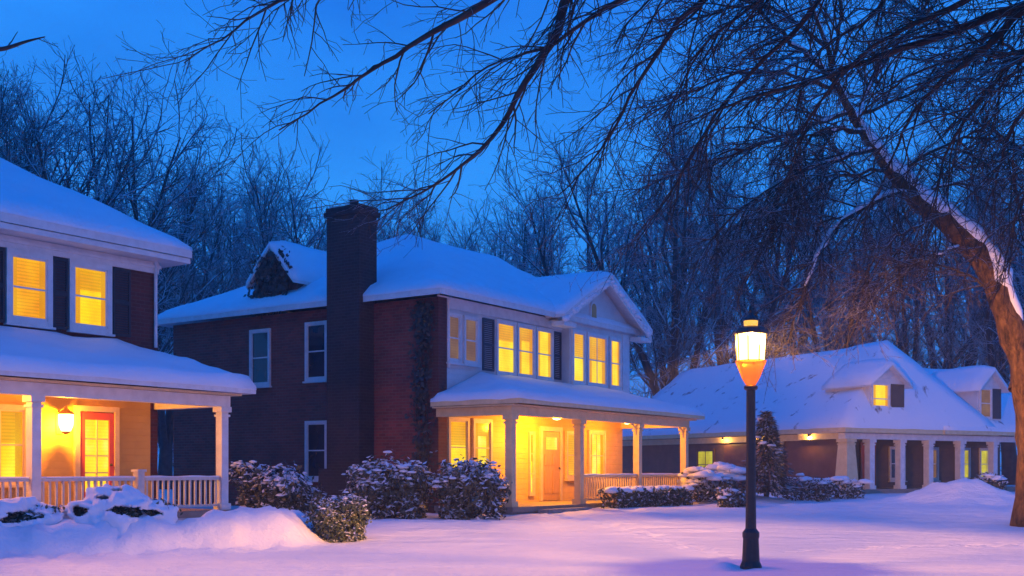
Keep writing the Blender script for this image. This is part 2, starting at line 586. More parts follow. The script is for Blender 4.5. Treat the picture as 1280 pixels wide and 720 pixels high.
def axis(lo, hi, step, outer):
    a = list(np.arange(lo, hi + 1e-6, step))
    left, right = [], []
    d, p = step, lo
    while p > -outer:
        d *= 1.35; p -= d; left.append(p)
    d, p = step, hi
    while p < outer:
        d *= 1.35; p += d; right.append(p)
    return left[::-1] + a + right


xs = axis(-14, 18, 0.125, 900)
ys = axis(13.5, 36, 0.125, 900)
gv, gf = [], []
for y in ys:
    for x in xs:
        z = ground_h(x, y) if (abs(x) < 80 and -20 < y < 140) else 0.45 if y > 0 else 0.0
        gv.append((x, y, z))
nx = len(xs)
for j in range(len(ys) - 1):
    for i in range(nx - 1):
        a = j * nx + i
        gf.append((a, a + 1, a + nx + 1, a + nx))
g = link_mesh('snow_ground', gv, gf, M['ground_snow'], smooth=True)
tag(g, kind='structure')


# ------------------------------------------------------------------ house pieces
WN = [0]


def dress(w, face, plane, u0, u1, z0, z1):
    """half-drawn blind or gathered curtains just behind the glass, lit from the room"""
    WN[0] += 1
    g = np.random.default_rng(WN[0] * 13 + 3)
    k = WN[0] % 3
    H, W = z1 - z0, u1 - u0
    if k in (0, 1):
        m = MB()
        zb = z1 - H * g.uniform(0.22, 0.52)
        m.fbox(face, plane, u0, u1, 0.0141, 0.0146, zb, z1)
        m.build('blind', M['blind_cloth'], w)
    if k in (1, 2):
        m = MB()
        for a, b in ((u0, u0 + W * g.uniform(0.16, 0.26)), (u1 - W * g.uniform(0.16, 0.26), u1)):
            n = 6
            for i in range(n):
                ua, ub = a + (b - a) * i / n, a + (b - a) * (i + 1) / n
                o1 = 0.0148 + 0.004 * (i % 2)
                m.fbox(face, plane, ua, ub, 0.01465, o1, z0, z1)
        m.build('curtain', M['curtain_cloth'], w)


def window(root, face, plane, u0, u1, z0, z1, pane, trim='white_trim', cas=0.09, bars=(1, 1), sill=True, name='window', backing=0.0):
    """casing > sash, pane, sill. bars = (vertical, horizontal) glazing bars"""
    m = MB()
    m.fbox(face, plane, u0 - cas, u0, 0, 0.07, z0 - cas, z1 + cas)
    m.fbox(face, plane, u1, u1 + cas, 0, 0.07, z0 - cas, z1 + cas)
    m.fbox(face, plane, u0, u1, 0, 0.068, z1, z1 + cas)
    m.fbox(face, plane, u0, u1, 0, 0.068, z0 - cas, z0)
    w = m.build(name, M[trim], root)
    MB().fbox(face, plane, u0 - 0.005, u1 + 0.005, 0.004, 0.014, z0 - 0.005, z1 + 0.005).build('pane', M[pane], w)
    s = MB()
    if pane.startswith('lit') and pane != 'lit_dim' and pane != 'lit_green':
        dress(w, face, plane, u0, u1, z0, z1)
    t = 0.018
    s.fbox(face, plane, u0, u0 + 0.035, 0.015, 0.045, z0, z1)
    s.fbox(face, plane, u1 - 0.035, u1, 0.015, 0.045, z0, z1)
    s.fbox(face, plane, u0 + 0.035, u1 - 0.035, 0.015, 0.043, z1 - 0.04, z1)
    s.fbox(face, plane, u0 + 0.035, u1 - 0.035, 0.015, 0.043, z0, z0 + 0.05)
    for k in range(bars[1]):
        zc = z0 + (z1 - z0) * (k + 1) / (bars[1] + 1)
        s.fbox(face, plane, u0 + 0.035, u1 - 0.035, 0.015, 0.040, zc - t, zc + t)
    for k in range(bars[0]):
        uc = u0 + (u1 - u0) * (k + 1) / (bars[0] + 1)
        s.fbox(face, plane, uc - 0.011, uc + 0.011, 0.015, 0.036, z0 + 0.05, z1 - 0.04)
    s.build('sash', M[trim], w)
    if sill:
        MB().fbox(face, plane, u0 - cas - 0.04, u1 + cas + 0.04, 0.002, 0.12, z0 - cas - 0.05, z0 - cas - 0.002).build('sill', M[trim], w)
    return w


def shutter(root, face, plane, u0, u1, z0, z1, mat='dark_shutter'):
    m = MB()
    m.fbox(face, plane, u0, u0 + 0.05, 0.003, 0.05, z0, z1)
    m.fbox(face, plane, u1 - 0.05, u1, 0.003, 0.05, z0, z1)
    zm = (z0 + z1) / 2
    for a, b in ((z0, z0 + 0.07), (zm - 0.04, zm + 0.04), (z1 - 0.07, z1)):
        m.fbox(face, plane, u0 + 0.05, u1 - 0.05, 0.003, 0.048, a, b)
    z = z0 + 0.09
    while z < z1 - 0.1:
        m.fbox(face, plane, u0 + 0.05, u1 - 0.05, 0.003, 0.030, z, z + 0.035)
        z += 0.055
    return m.build('shutter', M[mat], root)


def column(root, x, y, z0, z1, w, mat, name='porch_column', flare=0.0):
    m = MB()
    h = w / 2
    m.box(x - h - 0.04, x + h + 0.04, y - h - 0.04, y + h + 0.04, z0, z0 + 0.14)
    b = h + flare
    zt = z1 - 0.12
    v = [(x - b, y - b, z0 + 0.141), (x + b, y - b, z0 + 0.141), (x + b, y + b, z0 + 0.141), (x - b, y + b, z0 + 0.141),
         (x - h, y - h, zt), (x + h, y - h, zt), (x + h, y + h, zt), (x - h, y + h, zt)]
    m.add(v, [(3, 2, 1, 0), (4, 5, 6, 7), (0, 1, 5, 4), (1, 2, 6, 5), (2, 3, 7, 6), (3, 0, 4, 7)])
    m.box(x - h - 0.03, x + h + 0.03, y - h - 0.03, y + h + 0.03, zt - 0.10, zt - 0.05)
    m.box(x - h - 0.05, x + h + 0.05, y - h - 0.05, y + h + 0.05, zt + 0.001, z1)
    return m.build(name, M[mat], root)


def railing(root, x0, x1, y, z0, z1, mat, step=0.14, name='railing'):
    m = MB()
    m.box(x0, x1, y - 0.045, y + 0.045, z1 - 0.06, z1)
    m.box(x0, x1, y - 0.03, y + 0.03, z0 + 0.08, z0 + 0.13)
    n = max(2, int((x1 - x0) / step))
    for k in range(n):
        x = x0 + (x1 - x0) * (k + 0.5) / n
        m.box(x - 0.02, x + 0.02, y - 0.02, y + 0.02, z0 + 0.131, z1 - 0.061)
    r = m.build(name, M[mat], root)
    s = MB()
    k = 14
    v, f = [], []
    for i in range(k + 1):
        x = x0 + (x1 - x0) * i / k
        hh = 0.035 + 0.02 * mnoise.noise(Vector((x * 2, y, 4)))
        v += [(x, y - 0.05, z1 + 0.002), (x, y - 0.03, z1 + hh), (x, y + 0.03, z1 + hh), (x, y + 0.05, z1 + 0.002)]
    for i in range(k):
        for j in range(3):
            a = i * 4 + j
            f.append((a, a + 4, a + 5, a + 1))
    s.add(v, f).build('snow_cap', M['snow'], r, smooth=True)
    return r


def roof(root, polys, t, fascia, snow_th, name='roof', snow_mat=None, cuts=9, amp=0.05, seed=0.0, edge=0.35):
    m = MB()
    for p in polys:
        m.slab(p, t)
    r = m.build(name, M[fascia], root)
    snow_on([[(x, y, z + 0.004) for x, y, z in p] for p in polys], snow_th, r, cuts=cuts, amp=amp, seed=seed, edge=edge, mat=snow_mat)
    return r


WARM = (1.0, 0.50, 0.10)

# ------------------------------------------------------------------ left house
H1 = empty('porch_house', (-8.26, 26.4, 0.0), R(55.9))
tag(H1, 'nearest dark brick house with glowing porch, white railing and red front door', 'house')
L1, D1 = 9.6, 9.0
m = MB().box(-L1, 0, 0, D1, 0, 6.02)
m.build('wall', M['dark_brick'], H1)
MB().box(-L1 - 0.02, 0.02, -0.03, D1 + 0.02, 6.022, 6.28).build('frieze', M['white_trim'], H1)
MB().box(-L1 - 0.06, 0.06, -0.07, D1 + 0.06, 6.14, 6.21).build('moulding', M['white_trim'], H1)
o = 0.55
zr = 6.62 + (D1 / 2 + o) * 0.60
ex0, ex1, ey0, ey1 = -L1 - o, o, -o, D1 + o
rh = D1 / 2 + o
P = [[(ex0, ey0, 6.62), (ex1, ey0, 6.62), (ex1 - rh, D1 / 2, zr), (ex0 + rh * 0.9, D1 / 2, zr)],
     [(ex1, ey0, 6.62), (ex1, ey1, 6.62), (ex1 - rh, D1 / 2, zr)],
     [(ex1, ey1, 6.62), (ex0, ey1, 6.62), (ex0 + rh * 0.9, D1 / 2, zr), (ex1 - rh, D1 / 2, zr)],
     [(ex0, ey1, 6.62), (ex0, ey0, 6.62), (ex0 + rh * 0.9, D1 / 2, zr)]]
roof(H1, P, 0.20, 'white_trim', 0.13, cuts=18, seed=1.3, amp=0.07, edge=0.25)
MB().box(ex0 + 0.03, ex1 - 0.03, ey0 + 0.03, ey1 - 0.03, 6.29, 6.41).build('soffit', M['white_trim'], H1)
# upstairs windows
for u0, u1, pm in ((-2.24, -1.40, 'lit_yellow'), (-3.70, -2.88, 'lit_orange'), (-6.9, -6.1, 'lit_yellow')):
    window(H1, 'front', 0, u0, u1, 4.60, 5.90, pm, cas=0.115, bars=(0, 1))
for u0, u1 in ((-1.24, -0.78), (-2.74, -2.38), (-4.35, -3.85)):
    shutter(H1, 'front', 0, u0, u1, 4.47, 6.0)
MB().bar((-0.10, -0.06, 4.3), (-0.10, -0.06, 6.3), 0.04, 8).build('downspout', M['white_trim'], H1)
# porch
PZ = 0.58
MB().box(-L1, 0.15, -2.4, -0.002, PZ - 0.14, PZ).build('porch_floor', M['porch_boards'], H1)
MB().box(-L1, 0.1, -2.33, -0.01, 0.0, PZ - 0.142).build('porch_skirt', M['white_trim'], H1)
for x in (-9.2, -4.6, 0.0):
    column(H1, x, -2.2, PZ, 2.86, 0.19, 'white_trim')
MB().box(-L1, 0.13, -2.32, -2.08, 2.861, 3.10).build('porch_beam', M['white_trim'], H1)
MB().box(-0.12, 0.125, -2.078, -0.01, 2.862, 3.098).build('porch_beam', M['white_trim'], H1)
MB().box(-L1, 0.30, -2.5, -0.012, 3.105, 3.15).build('porch_ceiling', M['cream_trim'], H1)
po = 0.52
pp = [[(-L1 - po, -2.2 - po, 3.28), (po, -2.2 - po, 3.28), (-1.3, 0.02, 4.22), (-L1 + 1.3, 0.02, 4.22)],
      [(po, -2.2 - po, 3.28), (po, 0.02, 3.28), (-1.3, 0.02, 4.22)],
      [(-L1 - po, 0.02, 3.28), (-L1 - po, -2.2 - po, 3.28), (-L1 + 1.3, 0.02, 4.22)]]
roof(H1, pp, 0.125, 'white_trim', 0.20, name='porch_roof', cuts=18, seed=4.4, amp=0.10, edge=0.25)
railing(H1, -2.1, -0.12, -2.2, PZ, 1.30, 'rail_paint')
railing(H1, -4.48, -2.34, -2.2, PZ, 1.30, 'rail_paint')
railing(H1, -9.05, -4.72, -2.2, PZ, 1.30, 'rail_paint')
m = MB().box(-2.30, -2.14, -2.28, -2.12, PZ, 1.42).box(-2.33, -2.11, -2.31, -2.09, 1.421, 1.47)
m.build('newel_post', M['rail_paint'], H1)
# lower wall within the porch is plastered in warm tan
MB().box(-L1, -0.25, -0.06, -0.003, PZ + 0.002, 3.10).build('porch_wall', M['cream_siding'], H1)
# front door with glazed panel
d = MB()
for u0, u1, z0, z1 in ((-2.14, -2.02, PZ + 0.02, 2.72), (-1.40, -1.28, PZ + 0.02, 2.72), (-2.02, -1.40, 2.56, 2.72), (-2.02, -1.40, PZ + 0.02, 0.98)):
    d.fbox('front', -0.06, u0, u1, 0.003, 0.06, z0, z1)
d = d.build('door', M['red_door'], H1)
MB().fbox('front', -0.06, -2.03, -1.39, 0.002, 0.02, 0.97, 2.57).build('pane', M['lit_bright'], d)
mm = MB()
mm.fbox('front', -0.06, -1.725, -1.695, 0.021, 0.05, 0.98, 2.56)
for z in (1.40, 1.77, 2.14):
    mm.fbox('front', -0.06, -2.02, -1.40, 0.021, 0.045, z - 0.014, z + 0.014)
mm.build('muntin', M['cream_trim'], d)
MB().lathe([(0.0, 0), (0.03, 0.01), (0.035, 0.03), (0.0, 0.05)], 10, (-1.37, -0.15, 1.55)).build('knob', M['iron'], d, smooth=True)
df = MB()
df.fbox('front', -0.06, -2.27, -2.15, 0.002, 0.08, PZ + 0.01, 2.86)
df.fbox('front', -0.06, -1.27, -1.15, 0.002, 0.08, PZ + 0.01, 2.86)
df.fbox('front', -0.06, -2.15, -1.27, 0.002, 0.08, 2.74, 2.86)
df.build('door_frame', M['cream_trim'], H1)
window(H1, 'front', -0.06, -4.5, -3.45, 1.25, 2.70, 'lit_yellow', trim='cream_trim', cas=0.1, bars=(1, 1))
window(H1, 'front', -0.06, -7.5, -6.3, 1.25, 2.70, 'lit_yellow', trim='cream_trim', cas=0.1, bars=(1, 1))


def wall_lantern(root, x, y, z, s=1.0, energy=60, color=WARM):
    """bracket lantern: cap and base of iron round a glowing globe"""
    m = MB()
    m.box(x - 0.05 * s, x + 0.05 * s, y, y + 0.02, z - 0.16 * s, z + 0.16 * s)
    m.bar((x, y, z + 0.14 * s), (x, y - 0.16 * s, z + 0.17 * s), 0.012 * s)
    m.lathe([(0.012, 0.25 * s), (0.03 * s, 0.20 * s), (0.12 * s, 0.14 * s), (0.125 * s, 0.125 * s)], 8, (x, y - 0.16 * s, z))
    m.lathe([(0.02 * s, -0.17 * s), (0.07 * s, -0.14 * s), (0.075 * s, -0.125 * s)], 8, (x, y - 0.16 * s, z))
    l = m.build('porch_lantern', M['brass'], root)
    MB().lathe([(0.065 * s, -0.124 * s), (0.10 * s, -0.04 * s), (0.105 * s, 0.124 * s)], 10, (x, y - 0.16 * s, z)).build('globe', M['lamp_globe'], l, smooth=True)
    point('lantern_bulb', (x, y - 0.16 * s, z), energy, color, 0.05, root)
    return l


wall_lantern(H1, -2.62, -0.08, 2.46, 1.45, 300, (1.0, 0.37, 0.01))
point('porch_bulb', (-5.6, -1.1, 2.9), 330, (1.0, 0.34, 0.012), 0.08, H1)
m = MB().lathe([(0.05, 0.10), (0.13, 0.06), (0.14, 0.05)], 10, (-5.6, -1.1, 3.0))
cl_ = m.build('ceiling_lamp', M['iron'], H1)
MB().lathe([(0.02, -0.10), (0.10, -0.07), (0.13, 0.0), (0.135, 0.049)], 10, (-5.6, -1.1, 3.0)).build('globe', M['lamp_globe'], cl_, smooth=True)

# ------------------------------------------------------------------ brick house in the middle
H2 = empty('brick_house', (-1.97, 30.0, 0.0), R(55.9))
tag(H2, 'two storey brick house with tall dark chimney, white gable and glowing porch', 'house')
W2, D2 = 10.2, 10.6
m = MB().box(0, 0.30, 0.301, D2, 0, 6.05)                       # left side wall
m.box(0.301, W2, D2 - 0.3, D2, 0, 6.05).box(W2 - 0.3, W2, 0.301, D2 - 0.301, 0, 6.05)
m.build('wall', M['red_brick'], H2)
MB().box(-0.03, 0.34, -0.05, 0.30, 0, 6.05).build('corner_pier', M['dark_brick'], H2)
MB().box(0.341, W2, 0, 0.3, 3.6, 6.05).build('upper_siding', M['white_siding'], H2)
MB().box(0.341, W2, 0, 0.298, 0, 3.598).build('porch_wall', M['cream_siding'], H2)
o = 0.45
E2 = 6.22
k2 = 0.50
rz = E2 + (D2 / 2 + o) * k2
P = [[(-o, -o, E2), (W2 + o, -o, E2), (W2 + o, D2 / 2, rz), (D2 / 2, D2 / 2, rz)],
     [(-o, D2 + o, E2), (-o, -o, E2), (D2 / 2, D2 / 2, rz)],
     [(W2 + o, D2 + o, E2), (-o, D2 + o, E2), (D2 / 2, D2 / 2, rz), (W2 + o, D2 / 2, rz)]]
roof(H2, P, 0.18, 'white_trim', 0.15, cuts=18, seed=9.1, amp=0.07, edge=0.28)
m = MB()
m.add([(W2, 0, 6.051), (W2, D2, 6.051), (W2, D2 / 2, rz - 0.25), (W2 - 0.25, 0, 6.051), (W2 - 0.25, D2, 6.051), (W2 - 0.25, D2 / 2, rz - 0.25)],
      [(0, 1, 2), (5, 4, 3), (0, 2, 5, 3), (1, 4, 5, 2), (0, 3, 4, 1)])
m.build('gable_wall', M['white_siding'], H2)
MB().box(-0.02, W2 + 0.02, -0.04, -0.002, 5.80, 6.10).build('frieze', M['white_trim'], H2)
MB().bar((0.40, -0.06, 4.2), (0.40, -0.06, 6.05), 0.04, 8).build('downspout', M['white_trim'], H2)
# chimney
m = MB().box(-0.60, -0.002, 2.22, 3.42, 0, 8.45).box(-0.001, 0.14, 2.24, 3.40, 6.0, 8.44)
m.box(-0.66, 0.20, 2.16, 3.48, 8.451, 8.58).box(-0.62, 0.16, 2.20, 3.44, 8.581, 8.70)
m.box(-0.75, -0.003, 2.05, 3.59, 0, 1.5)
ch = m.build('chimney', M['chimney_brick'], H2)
MB().lathe([(0.16, 0), (0.17, 0.02), (0.13, 0.06), (0.12, 0.20), (0.14, 0.22)], 10, (-0.22, 2.75, 8.701)).build('flue_pot', M['chimney_brick'], ch)
MB().box(-0.55, 0.08, 3.0, 3.38, 8.701, 8.75).build('snow_cap', M['snow'], ch)
# side windows
for yc, zc in ((6.65, 4.80), (4.36, 4.86), (4.36, 2.02)):
    window(H2, 'left', 0, yc - 0.36, yc + 0.36, zc - 0.78, zc + 0.78, 'dark_glass', cas=0.07, bars=(0, 1))
# dormer on the left roof slope: dark shingled end wall, rounded snow roof
yd, hw = 6.30, 0.98
dz = 8.16
m = MB()
x0 = 0.35
m.add([(x0, yd - 0.8, 6.4), (x0, yd + 0.8, 6.4), (x0, yd + 0.8, 7.2), (x0, yd, dz - 0.15), (x0, yd - 0.8, 7.2),
       (2.5, yd - 0.8, 6.4), (2.5, yd + 0.8, 6.4), (2.5, yd + 0.8, 7.2), (2.5, yd, dz - 0.15), (2.5, yd - 0.8, 7.2)],
      [(0, 1, 2, 3, 4), (9, 8, 7, 6, 5), (0, 4, 9, 5), (1, 6, 7, 2), (2, 7, 8, 3), (3, 8, 9, 4)])
dm = m.build('dormer', M['shingle'], H2)
dp = [[(0.0, yd - hw, 7.05), (0.0, yd, dz), (4.4, yd, dz), (1.9, yd - hw, 7.05)],
      [(0.0, yd, dz), (0.0, yd + hw, 7.05), (1.9, yd + hw, 7.05), (4.4, yd, dz)]]
mm = MB()
for p in dp: mm.slab(p, 0.12)
mm.build('dormer_roof', M['white_trim'], dm)
snow_on([[(x, y, z + 0.004) for x, y, z in p] for p in dp], 0.17, dm, cuts=7, seed=3.3, amp=0.04)
# front cross gable over a shallow bay
bx0, bx1, by = 6.25, 10.15, -0.30
gx, gh = 8.02, 2.85
gz0, gz1 = 6.17, 7.72
MB().box(bx0, bx1, by, -0.003, 3.8, 6.0).build('bay', M['white_siding'], H2)
MB().wallpoly([(gx - gh + 0.25, 6.002), (gx + gh - 0.25, 6.002), (gx, 7.50)], by - 0.02, 0.6).build('gable', M['white_siding'], H2)
ge = -0.80
yv = (gz1 - E2) / k2 - o
gp = [[(gx - gh, ge, gz0), (gx, ge, gz1), (gx, yv + 0.35, gz1), (gx - gh, -0.1, gz0)],
      [(gx, ge, gz1), (gx + gh, ge, gz0), (gx + gh, -0.1, gz0), (gx, yv + 0.35, gz1)]]
gp = [[p for p in q] for q in gp]
roof(H2, gp, 0.12, 'white_trim', 0.16, name='gable_roof', cuts=8, seed=6.1, amp=0.05)
# rake boards with a snow-crusted edge, cornice returns
m = MB()
for s in (-1, 1):
    for a, b, t0, t1 in ((0.0, 1.0, 0.16, 0.34),):
        xa, za = gx, gz1
        xb, zb = gx + s * gh, gz0
        m.wallpoly([(xa, za - t0), (xa, za - t1), (xb, zb - t1), (xb, zb - t0)] if s > 0 else [(xa, za - t0), (xb, zb - t0), (xb, zb - t1), (xa, za - t1)], ge + 0.04, ge + 0.10)
    m.box(gx + s * gh - (0.0 if s < 0 else 0.75), gx + s * gh + (0.75 if s < 0 else 0.0), ge + 0.06, by - 0.022, 5.80, 5.93)
m.build('rake_board', M['white_trim'], H2)
# crust of snow clinging to the rakes
cr_ = MB()
g = np.random.default_rng(77)
for sgn in (-1, 1):
    for k in range(60):
        f = g.uniform(0.03, 0.98)
        bm = bmesh.new()
        bmesh.ops.create_icosphere(bm, subdivisions=1, radius=1)
        c_ = (gx + sgn * gh * f, ge + 0.04 + g.uniform(-0.02, 0.05), gz1 + (gz0 - gz1) * f - g.uniform(0.10, 0.24))
        r_ = g.uniform(0.05, 0.13)
        cr_.add([(c_[0] + v.co.x * r_ * 1.4, c_[1] + v.co.y * r_ * 0.7, c_[2] + v.co.z * r_ * 0.8) for v in bm.verts], [tuple(v.index for v in f_.verts) for f_ in bm.faces])
        bm.free()
cr_.build('rake_snow', M['snow'], H2, smooth=True)
# attic vent: arched, louvred
m = MB()
vc, vz, vr = 7.62, 6.42, 0.20
pts = [(vc - vr, vz - 0.28), (vc + vr, vz - 0.28)] + [(vc + vr * math.cos(a), vz + 0.2 + vr * math.sin(a)) for a in np.linspace(0, math.pi, 9)]
pin = [(vc - vr * .72, vz - 0.22), (vc + vr * .72, vz - 0.22)] + [(vc + vr * .72 * math.cos(a), vz + 0.2 + vr * .72 * math.sin(a)) for a in np.linspace(0, math.pi, 9)]
m.wallpoly(pts, by - 0.08, by - 0.022)
vt = m.build('attic_vent', M['white_trim'], H2)
MB().wallpoly(pin, by - 0.088, by - 0.079).build('louvre', M['wood_door'], vt)
# upstairs front windows
for u0, u1 in ((0.42, 0.92), (1.18, 1.72)):
    window(H2, 'front', 0, u0, u1, 4.42, 5.62, 'lit_dim', bars=(0, 1), cas=0.07)
shutter(H2, 'front', 0, 2.02, 2.56, 4.25, 5.72, 'blue_shutter')
shutter(H2, 'front', 0, 5.76, 6.18, 4.25, 5.72, 'blue_shutter')
for u0, u1 in ((2.74, 3.58), (3.80, 4.60), (4.82, 5.62)):
    window(H2, 'front', 0, u0, u1, 4.24, 5.68, 'lit_yellow', bars=(0, 1), cas=0.08)
for u0, u1 in ((6.42, 7.06), (7.34, 8.46), (8.78, 9.40)):
    window(H2, 'front', by, u0, u1, 4.20, 5.74, 'lit_yellow', bars=(0, 1) if u1 - u0 < 0.8 else (1, 1), cas=0.09)
MB().box(9.62, 10.02, by - 0.03, by - 0.001, 3.9, 5.99).build('bay_pilaster', M['white_trim'], H2)
# porch
PZ2 = 0.52
MB().box(-0.15, W2 + 0.2, -2.5, -0.002, PZ2 - 0.13, PZ2).build('porch_floor', M['porch_boards'], H2)
MB().box(-0.1, W2 + 0.1, -2.42, -0.01, 0, PZ2 - 0.132).build('porch_skirt', M['stone'], H2)
MB().box(1.0, 3.2, -2.85, -2.505, 0.2, 0.44).build('step', M['stone'], H2)
for x in (0.05, 3.45, 6.93, W2):
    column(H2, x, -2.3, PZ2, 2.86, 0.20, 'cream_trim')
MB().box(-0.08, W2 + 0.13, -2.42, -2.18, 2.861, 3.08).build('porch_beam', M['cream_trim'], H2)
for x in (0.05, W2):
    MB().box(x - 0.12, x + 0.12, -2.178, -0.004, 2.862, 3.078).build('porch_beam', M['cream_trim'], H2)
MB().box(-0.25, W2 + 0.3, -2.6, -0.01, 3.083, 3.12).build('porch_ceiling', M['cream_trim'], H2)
# curved brackets under the beam
for x in (6.93, W2):
    m = MB()
    for s in (-1,):
        prev = None
        for k in range(7):
            a = k / 6 * math.pi / 2
            q = (x + s * (0.10 + 0.34 * (1 - math.cos(a))), -2.3, 2.52 + 0.335 * math.sin(a))
            if prev: m.bar(prev, q, 0.03, 5)
            prev = q
    m.build('bracket', M['cream_trim'], H2)
po = 0.5
pl = 0.28
pp = [[(-pl, -2.3 - po, 3.27), (W2 + po, -2.3 - po, 3.27), (W2 - 1.6, 0.02, 4.05), (1.9, 0.02, 4.05)],
      [(-pl, 0.02, 3.27), (-pl, -2.3 - po, 3.27), (1.9, 0.02, 4.05)],
      [(W2 + po, -2.3 - po, 3.27), (W2 + po, 0.02, 3.27), (W2 - 1.6, 0.02, 4.05)]]
roof(H2, pp, 0.14, 'cream_trim', 0.16, name='porch_roof', cuts=18, seed=2.2, amp=0.06, edge=0.28)
railing(H2, 3.57, 6.81, -2.3, PZ2, 1.32, 'cream_trim')
railing(H2, 7.05, W2 - 0.12, -2.3, PZ2, 1.32, 'cream_trim')
for u0, u1, pm in ((0.50, 1.26, 'lit_yellow'), (1.62, 2.36, 'lit_bright')):
    window(H2, 'front', 0, u0, u1, 1.35, 2.80, pm, trim='cream_trim', cas=0.09, bars=(0, 1))
window(H2, 'front', 0, 7.95, 8.85, 1.20, 2.66, 'lit_bright', trim='cream_trim', cas=0.1, bars=(1, 1))
window(H2, 'front', 0, 4.42, 4.60, 0.75, 2.55, 'lit_bright', trim='cream_trim', cas=0.06, bars=(0, 2), sill=False, name='sidelight')
d = MB()
d.fbox('front', 0, 5.08, 6.06, 0.004, 0.06, PZ2 + 0.02, 2.62)
for u0 in (5.18, 5.62):
    for z0, z1 in ((0.75, 1.45), (1.60, 1.95)):
        d.fbox('front', 0, u0, u0 + 0.34, 0.061, 0.075, z0, z1)
d = d.build('door', M['wood_door'], H2)
MB().fbox('front', 0, 5.26, 5.88, 0.061, 0.07, 2.08, 2.46).build('pane', M['lit_bright'], d)
MB().lathe([(0.0, 0), (0.03, 0.01), (0.035, 0.03), (0.0, 0.05)], 10, (5.99, -0.10, 1.5)).build('knob', M['iron'], d, smooth=True)
m = MB()
m.fbox('front', 0, 4.94, 5.07, 0.002, 0.08, PZ2 + 0.01, 2.78)
m.fbox('front', 0, 6.07, 6.20, 0.002, 0.08, PZ2 + 0.01, 2.78)
m.fbox('front', 0, 5.07, 6.07, 0.002, 0.08, 2.64, 2.78)
m.build('door_frame', M['cream_trim'], H2)
window(H2, 'front', 0, 6.55, 7.15, 1.25, 2.60, 'lit_orange', trim='cream_trim', cas=0.08, bars=(0, 1))
# ceiling lamp of the porch
m = MB().lathe([(0.16, 0.05), (0.17, 0.0)], 14, (4.05, -1.2, 3.03))
l = m.build('ceiling_lamp', M['iron'], H2)
MB().lathe([(0.02, -0.13), (0.10, -0.11), (0.16, -0.05), (0.165, -0.001)], 14, (4.05, -1.2, 3.03)).build('globe', M['lamp_globe'], l, smooth=True)
point('porch_bulb', (4.05, -1.2, 2.74), 480, (1.0, 0.39, 0.012), 0.10, H2)
point('porch_bulb', (8.3, -1.2, 2.74), 220, (1.0, 0.34, 0.012), 0.10, H2)
m = MB().lathe([(0.12, 0.05), (0.13, 0.0)], 14, (8.3, -1.2, 3.03))
l = m.build('ceiling_lamp', M['iron'], H2)
MB().lathe([(0.02, -0.11), (0.08, -0.09), (0.12, -0.05), (0.125, -0.001)], 14, (8.3, -1.2, 3.03)).build('globe', M['lamp_globe'], l, smooth=True)

# ------------------------------------------------------------------ cottage on the right
H3 = empty('cottage', (12.4, 42.0, 0.0), R(31.5))
tag(H3, 'low cottage behind the street lamp with two roof dormers over a dark columned porch', 'house')
zE, zR = 3.05, 6.35
MB().box(0.0, 8, 2.2, 13.8, 0, 3.0).box(8.001, 12.2, 2.2, 7.5, 0, 3.0).build('wall', M['brown_siding'], H3)
zP = zR + 0.18
P = [[(-0.5, 14.2, zE), (-0.5, 4.2, zE), (4.0, 4.2, zR), (4.0, 14.2, zR - 0.1)],
     [(-0.5, 4.2, zE), (-0.5, -0.4, zE), (4.0, 1.5, zP), (4.0, 4.2, zR)],
     [(-0.5, -0.4, zE), (8.4, -0.4, zE), (4.0, 1.5, zP)],
     [(8.4, -0.4, zE), (8.4, 4.2, zE), (4.0, 4.2, zR), (4.0, 1.5, zP)],
     [(8.4, 4.2, zE), (8.4, 14.2, zE), (4.0, 14.2, zR - 0.1), (4.0, 4.2, zR)]]
roof(H3, P, 0.20, 'cream_trim', 0.16, cuts=11, seed=5.5, amp=0.06, snow_mat=M['thin_snow'])
P = [[(5.0, -0.45, zE), (12.8, -0.45, zE), (12.8, 3.3, 5.75), (5.0, 3.3, 5.75)],
     [(12.8, -0.45, zE), (12.8, 7.9, zE), (12.8, 3.3, 5.75)],
     [(12.8, 7.9, zE), (5.0, 7.9, zE), (5.0, 3.3, 5.75), (12.8, 3.3, 5.75)]]
roof(H3, [P[0], P[2]], 0.18, 'cream_trim', 0.16, name='porch_roof', cuts=11, seed=7.7, amp=0.06, snow_mat=M['thin_snow'])
MB().add([(12.2, 2.2, 3.0), (12.2, 7.5, 3.0), (12.2, 3.4, 5.4), (12.0, 2.2, 3.0), (12.0, 7.5, 3.0), (12.0, 3.4, 5.4)], [(0, 1, 2), (5, 4, 3), (0, 2, 5, 3), (1, 4, 5, 2)]).build('gable', M['white_siding'], H3)
# porch of the cottage
MB().box(-0.2, 12.4, -0.2, 2.198, 0.50, 0.74).build('porch_floor', M['porch_boards'], H3)
column(H3, -0.02, -0.02, 0.74, 2.62, 0.42, 'cream_trim', flare=0.10)
for x in (1.25, 2.95, 4.6, 6.5, 8.6, 10.6, 12.2):
    column(H3, x, 0.0, 0.74, 2.62, 0.26, 'white_trim')
MB().box(-0.25, 12.5, -0.16, 0.16, 2.621, 2.84).build('porch_beam', M['white_trim'], H3)
MB().box(-0.25, 0.10, 0.161, 2.19, 2.62, 2.84).build('porch_beam', M['cream_trim'], H3)
MB().box(-0.3, 12.5, 0.165, 2.19, 2.845, 2.87).build('porch_ceiling', M['white_trim'], H3)
